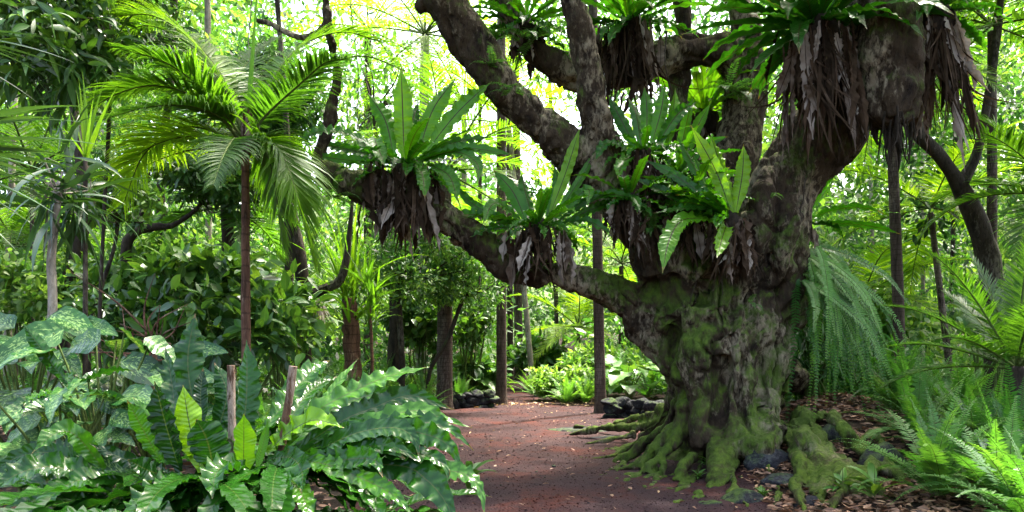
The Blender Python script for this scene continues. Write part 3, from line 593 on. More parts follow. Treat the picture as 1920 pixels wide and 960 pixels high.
# on the tree
GT = "bird's nest ferns perched on the big tree"
nest_fern("bird's nest fern with tall upright fronds on the far end of the low limb", at(762, 312, 8.75), .85, 24, [], .80, GT, .11, 21, elo=-12, ehi=28, skn=60, skr=.36, skx=1.15, curves=[
 ([(758, 300), (755, 210), (752, 126)], 36, .75), ([(738, 290), (722, 225), (690, 175)], 32, .5, .2), ([(785, 285), (812, 205), (853, 148)], 34, .75, .1), ([(795, 290), (850, 220), (890, 180), (922, 153)], 32, .85, -.1),
 ([(745, 300), (705, 262), (712, 285), (722, 312)], 26, .45, -.8), ([(740, 300), (660, 255), (600, 247), (545, 272)], 22, .55, -.3), ([(740, 302), (660, 282), (590, 268)], 20, .3, .2), ([(735, 305), (650, 300), (580, 290)], 20, .45, .1),
 ([(780, 300), (850, 268), (925, 256)], 20, .4, .1), ([(780, 305), (860, 278), (965, 290)], 20, .5, -.1), ([(780, 305), (850, 285), (893, 305), (897, 345)], 22, .5, -.5), ([(770, 308), (790, 322), (797, 372)], 25, .5, -.6), ([(805, 308), (842, 330), (858, 378)], 27, .55, -.5),
 ([(730, 300), (690, 280), (670, 250)], 22, .3, .3), ([(775, 290), (790, 240), (800, 205)], 26, .5, .3), ([(765, 295), (770, 240), (785, 190)], 24, .35, .4)])
nest_fern("bird's nest fern halfway along the low limb with one long fresh frond", at(1008, 425, 8.75), .78, 24, [], .55, GT, .095, 22, elo=-8, ehi=30, skn=40, skr=.27, skx=1.2, curves=[
 ([(1030, 405), (1062, 320), (1088, 237)], 22, .85), ([(985, 412), (962, 360), (925, 318)], 28, .4, .1), ([(1010, 412), (1014, 378), (1015, 348)], 20, .7, -.3), ([(1040, 405), (1085, 340), (1122, 275)], 15, .6, .2), ([(960, 420), (900, 403), (830, 405)], 20, .3, .1),
 ([(980, 415), (930, 380), (905, 420)], 22, .5, -.5), ([(1000, 412), (985, 360), (978, 325)], 24, .35, .3), ([(1050, 412), (1120, 368), (1185, 372), (1212, 402)], 20, .4, -.2), ([(1040, 410), (1100, 355), (1102, 388)], 19, .55, -.4), ([(965, 418), (890, 385), (850, 342)], 16, .4, .2),
 ([(1060, 415), (1130, 385), (1205, 368)], 18, .45, .1), ([(1025, 405), (1045, 350), (1040, 310)], 20, .5, .3), ([(1045, 420), (1100, 415), (1150, 440)], 18, .3, -.2), ([(970, 425), (920, 430), (880, 445)], 18, .3, -.2)])
nest_fern("bird's nest fern with bright ribbed fronds in the main fork", at(1368, 410, 8.55), .7, 14, [], .55, GT, .11, 23, elo=0, ehi=40, azr=(140, 280), skn=30, skr=.25, curves=[
 ([(1372, 402), (1342, 320), (1296, 236)], 27, .95), ([(1374, 398), (1352, 315), (1332, 252)], 28, .95, .1), ([(1380, 398), (1392, 325), (1394, 270)], 28, 1.), ([(1365, 402), (1312, 330), (1268, 252)], 20, .45, .2), ([(1352, 402), (1290, 345), (1208, 298)], 20, .35, .1),
 ([(1345, 408), (1262, 368), (1178, 328)], 20, .3, .1), ([(1348, 406), (1290, 372), (1235, 350)], 22, .35, .1), ([(1340, 412), (1282, 412), (1255, 450), (1242, 512)], 34, .75, -.7), ([(1365, 415), (1356, 440), (1344, 484)], 26, .85, -.6),
 ([(1358, 405), (1300, 390), (1225, 400)], 20, .3, -.2), ([(1362, 400), (1325, 350), (1300, 290)], 22, .5, .3)])
nest_fern("bird's nest fern with broad dark fronds above the fork", at(1205, 285, 8.95), .62, 20, [], .55, GT, .09, 24, elo=-15, ehi=35, skn=34, curves=[
 ([(1195, 282), (1165, 225), (1140, 178)], 24, .4), ([(1202, 275), (1193, 215), (1178, 182)], 22, .5, .2), ([(1212, 270), (1213, 205), (1208, 162)], 24, .65, .1), ([(1222, 270), (1240, 205), (1246, 158)], 26, .6, .1), ([(1230, 275), (1270, 215), (1305, 192)], 23, .45, .2), ([(1250, 280), (1262, 210), (1266, 165)], 20, .85, .4),
 ([(1192, 290), (1140, 268), (1115, 302)], 20, .4, -.2), ([(1192, 288), (1168, 305), (1158, 335)], 24, .6, -.5), ([(1225, 285), (1270, 275), (1310, 290)], 20, .4, -.1)])
nest_fern("shadowed bird's nest fern between the upright limb and the fork", at(1270, 330, 9.3), .7, 22, [(1290, 190, 0, .6, .1), (1320, 200, .2, .7, .1)], .7, GT, .10, 241, elo=-15, ehi=50)
nest_fern("lush yellow green bird's nest fern crowding the middle of the fork", at(1290, 395, 8.9), .72, 26, [], .5, GT, .10, 243, elo=-5, ehi=60, tint=(.45, .95), skn=20)
nest_fern("small bird's nest fern sprawling over the dark crotch of the tree", at(1180, 372, 8.75), .7, 24, [(1090, 380, 0, .4, .5), (1215, 400, -.3, .35, .8)], .55, GT, .10, 242, elo=-15, ehi=40)
nest_fern("bird's nest fern on the arching limb with a long grey dead skirt", at(1180, 45, 9.9), 1.0, 38, [(1120, -60, 0, .5, .1), (1190, -80, 0, .5, .1), (1290, -10, 0, .4, .4)], 1.15, GT, .12, 25, elo=-18, ehi=60, skn=46, skr=.34)
nest_fern("dark bird's nest fern beside the steep left limb near the top", at(985, 45, 9.8), .9, 32, [(900, 10, 0, .5, .4)], .55, GT, .11, 26, elo=-20, ehi=55, skn=20)
nest_fern("sunlit bird's nest fern seen through the arch of the limb", at(1322, 215, 11.2), 1.05, 34, [(1300, 120, 0, .95, .1), (1350, 130, 0, 1., .2), (1390, 150, .2, .95, .3), (1260, 140, 0, .9, .2)], .3, GT, .12, 27, elo=0, ehi=70, tint=(.75, 1), skn=14)
nest_fern("largest bird's nest fern spreading dark fronds at the top of the right stem", at(1530, 50, 8.2), 1.4, 44, [(1290, 60, -.1, .2, .35), (1330, 95, -.3, .2, .4), (1420, 130, -.5, .35, .6), (1300, 20, .3, .25, .3), (1400, 40, -.6, .2, .3)], 1.2, GT, .17, 28, elo=-12, ehi=60, tint=(.05, .4), skn=60, skr=.34, azr=None)
nest_fern("bird's nest fern behind the hanging knob with a long brown dead skirt", at(1752, 25, 8.3), 1.05, 34, [(1880, 10, 0, .4, .5), (1830, -40, 0, .4, .2)], 1.35, GT, .12, 29, elo=-10, ehi=60, skn=44, skr=.20, skdir=(.12, -.05, 0))
nest_fern("bird's nest fern stretching long fronds from behind the right stem", at(1500, 420, 9.9), .9, 10, [(1690, 405, -.3, .7, .35), (1640, 375, 0, .5, .3), (1670, 440, .2, .4, .5)], .3, GT, .10, 30, elo=0, ehi=50, skn=6)

# ------------------------------------------------------------------ pinnate fronds
def pinnate(mbl, mbs, rach, nl, ll, lw, droop=.6, ang=(65, 35), vee=.15, tint=(.3, .5), g=rng, r0=.012, start=.12, seg=4, prof=prof_blade, ltip=.35, upv=None, fold=.25, lbase=.5, sidebias=0):
    """leaflets along a rachis curve; rach (n,3)"""
    n = len(rach); T, _, _ = frame(rach)
    s_ = np.linspace(start, .995, nl); idx = s_ * (n - 1); i = np.clip(idx.astype(int), 0, n - 2); f = (idx - i)[:, None]
    P = rach[i] * (1 - f) + rach[i + 1] * f; Tn = nrm(T[i] * (1 - f) + T[i + 1] * f)
    U = UP if upv is None else np.asarray(upv, float)
    S = nrm(np.cross(Tn, U) + 1e-6); Un = nrm(np.cross(S, Tn))
    a_ = np.radians(np.linspace(ang[0], ang[1], nl)) 
    env = lbase + (1 - lbase) * smooth(0, .3, s_); env = env * (1 - (1 - ltip) * smooth(.45, 1, s_))
    for sd in (-1, 1):
        jit = np.where(g.uniform(0, 1, nl) < .07, g.uniform(.1, .7, nl), 1.)
        aa = a_ + g.normal(0, .09, nl)
        D = Tn * np.cos(aa)[:, None] + S * (sd * np.sin(aa))[:, None] + Un * (vee + g.normal(0, .06, (nl, 1)))
        strips(mbl, P, D, Un + S * sd * -.2, ll * env * jit * g.uniform(.85, 1.1, nl), lw * g.uniform(.85, 1.1, nl) * np.sqrt(env), n=seg, droop=droop * g.uniform(.7, 1.3, nl), prof=prof, fold=fold, tint=np.clip(g.uniform(*tint, nl), 0, 1), across=3 if fold else 2, g=g)
    if mbs is not None: tube(mbs, rach, np.linspace(r0, r0 * .25, n), 5, cap=False)

def palm(label, base, top, r, fronds, cat='palm tree', ll=.45, lw=.035, nl=60, bark='bark_palm', droop=.9, tint=(.3, .6), group=None, name='palm_tree', crownshaft=None, curve=0., seed=1, mat='palm', trunkpts=None, vee=.15, seg=4, gaps=0):
    g = np.random.default_rng(seed); base = np.asarray(base, float); top = np.asarray(top, float)
    T = thing(name, label, cat, base, group)
    mb = MB()
    if trunkpts is not None: pts = np.array(trunkpts)[:, :3]; rr = np.array(trunkpts)[:, 3]
    else:
        mid = (base + top) / 2 + np.array([curve, 0, 0]); pts = np.array([base - UP * .1, base + (mid - base) * .15, mid, top]); rr = np.array([r * 1.5, r * 1.1, r, r * .85])
    tube(mb, pts, rr, 12, n=60, rough=.05, nf=4); mb.build('trunk', M[bark], T, loc=base)
    if crownshaft:
        mb = MB(); tube(mb, [top - UP * .02, top + UP * crownshaft * .5, top + UP * crownshaft], [r * 1.0, r * 1.25, r * .6], 10, n=12, rough=.25, nf=12); 
        K = 22; P = top + UP * g.uniform(0, crownshaft, (K, 1)) + g.normal(0, r * .6, (K, 3)) * [1, 1, 0]
        strips(mb, P, g.normal(0, .5, (K, 3)) + UP * .8, g.normal(0, 1, (K, 3)), .16, .03, n=4, droop=1, tint=.2, g=g)
        mb.build('crown_shaft', M['dead'] if crownshaft > .25 else M['stalk'], T, loc=base)
    for f in fronds:
        rach = np.asarray(f['r'], float); rach = catmull(rach, 40); L = np.linalg.norm(np.diff(rach, axis=0), axis=1).sum()
        ml = MB(); ms = MB()
        pinnate(ml, ms, rach, f.get('nl', nl), f.get('ll', ll), f.get('lw', lw), f.get('droop', droop), f.get('ang', (70, 30)), vee, f.get('tint', tint), g, r0=.016 * max(1, L / 2), start=f.get('start', .15), seg=seg)
        fo = ml.build('frond', M[mat], T, loc=base); st_ = ms.build('stalk', M['stalk'], fo, loc=base)
    return T
def arc(top, az, el, L, droop, n=10):
    D = np.array([math.cos(az) * math.cos(el), math.sin(az) * math.cos(el), math.sin(el)]); p = np.array(top, float); out = [p.copy()]
    for k in range(n):
        p = p + D * L / n; D = nrm(D - UP * droop * 2 * ((k + .5) / n) / n); out.append(p.copy())
    return np.array(out)
def rosette(top, n, L, g, elo=-20, ehi=70, droop=1.2, **kw):
    out = []
    for k in range(n):
        u = (k + .5) / n
        out.append(dict(r=arc(top, k * 2.4 + g.normal(0, .15), math.radians(ehi + (elo - ehi) * u + g.normal(0, 6)), L * g.uniform(.85, 1.1), droop * g.uniform(.7, 1.2)), **kw))
    return out

def px_r(*p): return [at(*q) for q in p]
# the slender palm left of centre
b = gp(462, 760); b = np.array([at(462, 700, 8.0)[0], 8.0, hz(-2.65, 8.0)])
top = at(460, 285, 8.0)
F = [dict(r=px_r((460, 262, 8), (430, 190, 8), (400, 130, 8.2), (345, 75, 8.4), (280, 48, 8.6), (225, 62, 8.7)), ll=.62, tint=(.5, .7), droop=1.1),
     dict(r=px_r((458, 262, 8), (415, 205, 7.8), (360, 150, 7.6), (300, 112, 7.4), (225, 92, 7.3)), ll=.55, tint=(.35, .55), droop=1.8),
     dict(r=px_r((456, 268, 8), (420, 225, 7.9), (360, 200, 7.6), (280, 200, 7.3), (180, 228, 7.1)), ll=.58, tint=(.4, .6), droop=1.9),
     dict(r=px_r((458, 268, 8), (400, 215, 8.3), (320, 172, 8.7), (240, 170, 9.0), (160, 195, 9.2)), ll=.62, tint=(.6, .8), droop=1.0),
     dict(r=px_r((455, 300, 8), (425, 275, 8.1), (370, 255, 8.3), (290, 272, 8.5), (200, 330, 8.7)), ll=.74, lw=.045, tint=(.9, 1.), droop=1.5, nl=58),
     dict(r=px_r((455, 305, 8), (415, 280, 8.4), (340, 285, 9.0), (250, 320, 9.5)), ll=.74, lw=.045, tint=(.9, 1.), droop=1.2, nl=50),
     dict(r=px_r((466, 285, 8), (490, 262, 7.9), (525, 285, 7.8), (552, 350, 7.7), (575, 440, 7.7), (588, 490, 7.7)), ll=.66, lw=.045, tint=(.5, .75), droop=1.3, ang=(60, 20)),
     dict(r=px_r((464, 280, 8), (480, 262, 8.2), (505, 300, 8.4), (520, 380, 8.5), (530, 460, 8.5)), ll=.62, lw=.045, tint=(.45, .7), droop=1.2, ang=(60, 20)),
     dict(r=px_r((465, 262, 8), (500, 215, 7.9), (560, 160, 7.7), (610, 118, 7.5), (650, 110, 7.3)), ll=.5, tint=(.2, .35), droop=1.3),
     dict(r=px_r((462, 262, 8), (520, 190, 8.5), (600, 130, 9.2), (680, 105, 9.6), (765, 135, 9.8)), ll=.5, tint=(.35, .55), droop=.7, ang=(80, 55), nl=46),
     dict(r=px_r((455, 292, 8), (410, 250, 8.2), (340, 240, 8.4), (270, 290, 8.6), (232, 380, 8.7)), ll=.8, lw=.036, tint=(.85, 1.), droop=1.6, nl=80),
     dict(r=px_r((458, 262, 8), (425, 160, 8.0), (365, 80, 8.1), (290, 30, 8.2), (215, 30, 8.3)), ll=.6, tint=(.6, .85), droop=1.3),
     dict(r=px_r((462, 264, 8), (500, 170, 8.2), (560, 90, 8.5), (640, 60, 8.8), (720, 80, 9.0)), ll=.5, tint=(.55, .8), droop=1.2),
     dict(r=px_r((458, 268, 8), (380, 190, 7.8), (290, 160, 7.6), (200, 185, 7.5), (140, 240, 7.4)), ll=.55, tint=(.5, .75), droop=1.7),
     dict(r=px_r((460, 262, 8), (440, 170, 8.4), (470, 110, 9), (520, 70, 9.6)), ll=.45, tint=(.4, .6)),
     dict(r=px_r((458, 275, 8), (440, 260, 7.5), (420, 290, 7.0), (400, 345, 6.7)), ll=.4, tint=(.2, .4), droop=1.5)]
pm = palm('slender palm with a reddish brown trunk and arching feathery fronds', b, top, .046, F, bark='bark_red', crownshaft=.34, seed=5, nl=98, lw=.028)
mb = MB(); strips(mb, at(463, 262, 8), at(482, -10, 8) - at(463, 262, 8), [0, -1, 0], 1.75, .05, n=14, droop=0, prof=prof_blade, fold=.5, tint=.3, across=3); mb.build('spear_leaf', M['palm'], pm, loc=b)

def rpalm(label, px, ytop, ybase_px, Y, rpx, n, Lf, seed, ll=.5, lw=.04, tint=(.3, .7), droop=1.2, bark='bark_palm', elo=-25, ehi=65, nl=46, curve=0, pxt=None, group=None, seg=3, name='palm_tree', fdroop=1.3, shaft=.5):
    g = np.random.default_rng(seed); x = (px - 960) / FPX * Y; b = np.array([x, Y, hz(x, Y)]); t = at(pxt if pxt is not None else px, ytop, Y)
    return palm(label, b, t, rpx * Y / FPX, rosette(t + UP * .1, n, Lf, g, elo, ehi, fdroop, ll=ll, lw=lw), nl=nl, droop=droop, tint=tint, bark=bark, seed=seed, curve=curve, group=group, seg=seg, name=name, crownshaft=None)
rpalm('tall bare grey palm trunk standing by the lava wall at the path bend', 940, -120, 760, 18.3, 9, 10, 3.0, 31, seg=2, nl=40)
rpalm('straight dark palm trunk on the right verge in front of the arum leaves', 1126, -200, 780, 16.2, 9.5, 10, 2.6, 32, pxt=1108, seg=2, nl=40)
rpalm('thinner dark trunk of the pair beyond the path bend', 957, 120, 672, 30, 5.5, 9, 3.2, 33, seg=2, nl=36, pxt=953, tint=(.5, .9))
rpalm('thicker dark trunk of the pair beyond the path bend', 973, 60, 672, 29, 7.5, 9, 3.4, 34, seg=2, nl=36, pxt=966, tint=(.5, .9))
rpalm('stout ringed palm trunk rising from the ferns left of the path', 835, 540, 690, 17.2, 15, 1, .1, 35, seg=2, nl=4) if False else None
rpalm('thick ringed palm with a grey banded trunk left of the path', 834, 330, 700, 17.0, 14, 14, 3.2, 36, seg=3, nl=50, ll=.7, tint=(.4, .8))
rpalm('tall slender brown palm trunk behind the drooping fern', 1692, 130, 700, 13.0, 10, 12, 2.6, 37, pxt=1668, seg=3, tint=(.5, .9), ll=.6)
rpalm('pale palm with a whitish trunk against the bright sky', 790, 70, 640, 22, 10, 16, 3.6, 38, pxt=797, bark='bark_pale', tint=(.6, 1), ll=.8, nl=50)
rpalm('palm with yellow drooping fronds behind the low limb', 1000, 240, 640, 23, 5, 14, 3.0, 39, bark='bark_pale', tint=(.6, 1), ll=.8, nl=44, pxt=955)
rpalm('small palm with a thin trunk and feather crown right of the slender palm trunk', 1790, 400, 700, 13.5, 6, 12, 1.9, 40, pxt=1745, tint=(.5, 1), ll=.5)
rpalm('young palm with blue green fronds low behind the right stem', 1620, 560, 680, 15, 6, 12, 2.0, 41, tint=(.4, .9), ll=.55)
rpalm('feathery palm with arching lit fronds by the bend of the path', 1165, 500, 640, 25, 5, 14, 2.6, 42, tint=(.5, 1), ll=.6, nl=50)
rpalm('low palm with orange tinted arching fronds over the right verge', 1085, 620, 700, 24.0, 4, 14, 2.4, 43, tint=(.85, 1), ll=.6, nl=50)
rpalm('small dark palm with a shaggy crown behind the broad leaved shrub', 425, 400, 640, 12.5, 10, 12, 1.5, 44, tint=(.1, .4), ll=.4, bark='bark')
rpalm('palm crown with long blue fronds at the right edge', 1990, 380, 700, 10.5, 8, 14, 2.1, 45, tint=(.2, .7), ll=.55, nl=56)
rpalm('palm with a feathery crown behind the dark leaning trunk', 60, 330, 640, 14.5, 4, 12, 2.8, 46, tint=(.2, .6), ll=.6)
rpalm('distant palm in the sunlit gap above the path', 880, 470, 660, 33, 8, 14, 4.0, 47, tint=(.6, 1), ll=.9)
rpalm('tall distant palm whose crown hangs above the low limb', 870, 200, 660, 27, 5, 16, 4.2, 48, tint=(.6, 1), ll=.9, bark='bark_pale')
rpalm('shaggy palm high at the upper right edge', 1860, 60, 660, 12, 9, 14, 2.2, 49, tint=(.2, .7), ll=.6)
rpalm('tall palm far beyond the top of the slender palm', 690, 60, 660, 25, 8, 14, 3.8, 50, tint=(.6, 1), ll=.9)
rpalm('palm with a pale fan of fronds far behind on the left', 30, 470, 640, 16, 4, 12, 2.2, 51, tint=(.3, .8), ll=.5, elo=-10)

# cycad like palm at the right edge
g = np.random.default_rng(61)
t0 = at(1905, 690, 7.6)
palm('low dark palm with stiff blue green fronds above the ferns on the right', [t0[0], 7.6, hz(t0[0], 7.6)], t0, .10, rosette(t0, 18, 1.35, g, 8, 75, .7, ll=.27, lw=.022), cat='palm', nl=60, tint=(.1, .45), bark='bark', seed=61, name='low_palm', droop=.4)

# ------------------------------------------------------------------ near fan of blades on the left edge
def blade_palm(label, c, blades, L, W, seed, tint=(.1, .5), name='fan_palm', mat='palm', stem=True):
    g = np.random.default_rng(seed); c = np.asarray(c, float); base = np.array([c[0], c[1], hz(c[0], c[1])]); T = thing(name, label, 'palm', base)
    mb = MB(); tube(mb, [base, (base + c) / 2, c], [.03, .022, .018], 8, n=12); mb.build('trunk', M['bark'], T, loc=base)
    for (px, py, dY, ti) in blades:
        t = at(px, py, c[1] + dY); d = t - c; l = np.linalg.norm(d); mb = MB()
        strips(mb, c, d / l + UP * .18, UP + g.normal(0, .25, 3), l * 1.03, W * g.uniform(.8, 1.1), n=14, droop=.4, prof=prof_blade, fold=.45, tint=ti, across=3, bend=g.normal(0, .1), g=g)
        mb.build('leaf_blade', M[mat], T, loc=base)
    return T
g = np.random.default_rng(71); bl = []
for k, (px, py) in enumerate([(165, 236), (110, 225), (150, 262), (185, 300), (130, 318), (150, 345), (95, 352), (120, 385), (60, 400), (85, 425), (40, 440), (30, 470), (75, 290), (100, 250), (55, 210), (140, 300), (10, 480), (70, 365), (175, 330), (20, 400)]):
    bl.append((px, py, g.uniform(-.4, .5), g.uniform(.3, .9)))
blade_palm('palm with long flat blue green blades reaching in from the left edge', at(-230, 290, 3.4), bl, 1., .085, 71, mat='blue')
bl = [(px, py, g.uniform(-.4, .5), g.uniform(.1, .4)) for px, py in [(95, 95), (60, 130), (120, 140), (30, 170), (80, 180), (140, 110), (20, 120), (60, 205), (10, 230), (150, 175)]]
blade_palm('palm with dark narrow blades at the upper left edge', at(-200, 60, 4.2), bl, 1., .06, 72, mat='blue')
bl = [(px, py, g.uniform(-.3, .3), g.uniform(.7, 1.)) for px, py in [(196, 150), (170, 135), (215, 165), (140, 165), (125, 205), (228, 190), (110, 235), (182, 175), (150, 150)]]
blade_palm('spiky plant with yellow green upright blades beside the slender palm', at(160, 300, 6.6), bl, 1., .045, 73, name='spiky_plant')

# ------------------------------------------------------------------ woody trees with their own crown
def tree_(label, trunk, crown_c=None, crown_r=None, nleaf=4000, lsize=.12, bark='bark', seed=1, tint=(.2, .7), mat='broad', name='tree', wid=.42, limbs_=(), cat='tree', droop=.5, group=None, ncl=24, rough=.15, seg=2, across=2, clr=None):
    g = np.random.default_rng(seed); tp = np.array([(*at(px, py, Y), rp * Y / FPX) for (px, py, Y, rp) in trunk])
    x, y = tp[0, 0], tp[0, 1]; base = np.array([x, y, hz(x, y)])
    if tp[0, 2] > base[2]: tp = np.vstack([[x, y, base[2] - .1, tp[0, 3] * 1.1], tp])
    T = thing(name, label, cat, base, group); mb = MB(); tube(mb, tp[:, :3], tp[:, 3], 12, n=50, rough=rough, nf=3, seed=seed)
    for lm in limbs_:
        lp = np.array([(*at(px, py, Y), rp * Y / FPX) for (px, py, Y, rp) in lm]); tube(mb, lp[:, :3], lp[:, 3], 7, n=20, rough=.15, nf=5, seed=seed + 3)
    if crown_c is not None:
        cc = np.asarray(crown_c); cr_ = np.asarray(crown_r, float); d = nrm(g.normal(0, 1, (ncl, 3))); Cn = cc + d * (g.uniform(.2, 1, (ncl, 1)) ** .5) * cr_
        for k in range(min(ncl, 14)): tube(mb, [tp[-1, :3] - (0, 0, .1), (tp[-1, :3] + Cn[k]) / 2 + g.normal(0, .1, 3), Cn[k]], [tp[-1, 3] * .6, tp[-1, 3] * .35, tp[-1, 3] * .12], 5, n=8)
    mb.build('trunk', M[bark], T, loc=base)
    if crown_c is not None:
        mb = MB(); cloud(mb, Cn, cr_ * (clr or .38), nleaf, lsize, wid, seg, droop, tint, g, prof=pw if seg == 2 else prof_leaf, across=across, fold=.2 if across == 3 else 0)
        mb.build('crown', M[mat], T, loc=base)
    return T
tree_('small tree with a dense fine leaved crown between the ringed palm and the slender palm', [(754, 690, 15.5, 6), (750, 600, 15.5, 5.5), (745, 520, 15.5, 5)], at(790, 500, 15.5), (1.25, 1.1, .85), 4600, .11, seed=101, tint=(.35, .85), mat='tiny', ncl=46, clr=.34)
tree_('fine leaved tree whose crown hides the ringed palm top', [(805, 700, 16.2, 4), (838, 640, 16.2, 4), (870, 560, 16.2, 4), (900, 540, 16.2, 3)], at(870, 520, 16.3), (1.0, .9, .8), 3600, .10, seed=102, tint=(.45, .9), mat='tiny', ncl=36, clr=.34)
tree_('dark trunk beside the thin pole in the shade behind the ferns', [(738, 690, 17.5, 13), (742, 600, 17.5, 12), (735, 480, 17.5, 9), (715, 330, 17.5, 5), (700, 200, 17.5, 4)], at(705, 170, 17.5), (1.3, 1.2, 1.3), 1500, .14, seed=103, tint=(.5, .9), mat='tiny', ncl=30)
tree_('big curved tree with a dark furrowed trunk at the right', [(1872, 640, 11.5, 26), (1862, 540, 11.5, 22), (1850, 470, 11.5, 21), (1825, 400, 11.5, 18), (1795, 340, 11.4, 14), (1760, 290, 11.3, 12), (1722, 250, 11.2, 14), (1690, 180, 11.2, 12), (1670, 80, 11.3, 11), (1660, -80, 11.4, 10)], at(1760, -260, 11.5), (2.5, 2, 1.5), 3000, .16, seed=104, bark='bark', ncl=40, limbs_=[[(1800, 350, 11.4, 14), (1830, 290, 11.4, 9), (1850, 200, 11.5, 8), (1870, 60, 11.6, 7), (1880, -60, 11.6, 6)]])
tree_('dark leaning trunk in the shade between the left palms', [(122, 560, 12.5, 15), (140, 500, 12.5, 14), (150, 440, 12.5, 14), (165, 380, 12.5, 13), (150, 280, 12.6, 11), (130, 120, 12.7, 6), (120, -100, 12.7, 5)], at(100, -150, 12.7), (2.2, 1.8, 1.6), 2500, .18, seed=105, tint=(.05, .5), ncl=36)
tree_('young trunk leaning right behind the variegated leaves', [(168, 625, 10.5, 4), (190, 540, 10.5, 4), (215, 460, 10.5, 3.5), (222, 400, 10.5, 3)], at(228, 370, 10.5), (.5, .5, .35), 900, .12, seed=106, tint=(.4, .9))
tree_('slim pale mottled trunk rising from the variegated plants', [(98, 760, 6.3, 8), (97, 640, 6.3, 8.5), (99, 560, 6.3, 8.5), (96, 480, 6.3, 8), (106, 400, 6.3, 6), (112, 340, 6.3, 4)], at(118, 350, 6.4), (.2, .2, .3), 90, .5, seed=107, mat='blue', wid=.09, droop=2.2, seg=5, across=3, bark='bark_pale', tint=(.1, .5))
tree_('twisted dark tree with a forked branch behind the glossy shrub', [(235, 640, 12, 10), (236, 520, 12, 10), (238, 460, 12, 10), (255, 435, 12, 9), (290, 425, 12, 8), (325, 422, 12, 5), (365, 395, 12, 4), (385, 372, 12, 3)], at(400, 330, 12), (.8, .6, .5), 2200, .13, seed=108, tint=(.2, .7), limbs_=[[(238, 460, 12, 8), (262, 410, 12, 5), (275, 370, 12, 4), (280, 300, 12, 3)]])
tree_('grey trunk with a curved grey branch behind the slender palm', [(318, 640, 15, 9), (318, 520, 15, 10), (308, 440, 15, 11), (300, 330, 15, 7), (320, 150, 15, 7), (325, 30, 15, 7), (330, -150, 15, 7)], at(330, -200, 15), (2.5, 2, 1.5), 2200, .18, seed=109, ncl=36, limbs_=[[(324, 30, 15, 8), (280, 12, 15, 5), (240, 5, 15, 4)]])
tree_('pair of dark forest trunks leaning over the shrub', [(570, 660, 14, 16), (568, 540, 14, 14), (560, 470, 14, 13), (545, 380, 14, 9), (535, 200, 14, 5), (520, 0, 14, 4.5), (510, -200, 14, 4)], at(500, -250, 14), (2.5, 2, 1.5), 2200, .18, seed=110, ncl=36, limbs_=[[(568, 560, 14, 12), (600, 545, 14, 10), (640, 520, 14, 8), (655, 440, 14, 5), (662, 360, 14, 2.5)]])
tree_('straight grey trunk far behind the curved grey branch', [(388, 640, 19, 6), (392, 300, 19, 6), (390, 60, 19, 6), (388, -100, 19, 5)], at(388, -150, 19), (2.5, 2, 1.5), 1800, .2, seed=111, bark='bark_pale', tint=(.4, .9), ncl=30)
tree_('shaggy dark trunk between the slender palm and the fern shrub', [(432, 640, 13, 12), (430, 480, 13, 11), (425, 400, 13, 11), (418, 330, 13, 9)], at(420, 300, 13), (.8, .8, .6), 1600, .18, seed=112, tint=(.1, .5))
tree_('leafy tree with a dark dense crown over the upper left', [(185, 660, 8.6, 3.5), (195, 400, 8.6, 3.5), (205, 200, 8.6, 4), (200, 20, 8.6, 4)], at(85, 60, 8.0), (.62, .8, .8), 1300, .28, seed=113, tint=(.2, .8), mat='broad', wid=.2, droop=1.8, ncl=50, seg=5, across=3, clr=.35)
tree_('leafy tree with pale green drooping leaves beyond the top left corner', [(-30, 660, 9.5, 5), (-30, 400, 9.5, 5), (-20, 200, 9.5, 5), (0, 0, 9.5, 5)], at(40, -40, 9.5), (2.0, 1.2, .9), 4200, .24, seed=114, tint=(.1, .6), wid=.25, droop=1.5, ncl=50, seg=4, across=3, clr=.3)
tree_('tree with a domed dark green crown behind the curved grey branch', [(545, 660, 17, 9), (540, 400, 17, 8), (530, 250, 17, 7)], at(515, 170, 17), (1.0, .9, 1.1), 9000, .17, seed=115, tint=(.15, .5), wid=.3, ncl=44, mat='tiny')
for k, (px, Y, rp, lab) in enumerate([(1640, 19, 4, 'slim pale trunk in the sunny thicket right of the big tree'), (1730, 19, 4, 'mottled thin trunk behind the young palm on the right'), (1782, 18, 4.5, 'dark thin trunk between the young palm and the curved tree'), (1045, 30, 4, 'slim trunk in the bright gap under the low limb'), (900, 26, 4, 'slim trunk just left of the tall bare palm trunk'), (14, 18, 7, 'dark upright trunk at the left edge of the wood'), (1560, 21, 4.5, 'half hidden trunk beyond the drooping fern')]):
    tree_(lab, [(px, 680, Y, rp), (px + (k % 3 - 1) * 6, 400, Y, rp * .9), (px + (k % 3 - 1) * 14, 150, Y, rp * .8), (px + (k % 3 - 1) * 24, -100, Y, rp * .7)], at(px, -120 if k != 5 else -350, Y), (2.4, 2, 1.8), 1600, .2, seed=130 + k, bark='bark_pale' if k in (0, 1, 5) else 'bark', tint=(.3, .9), ncl=30)

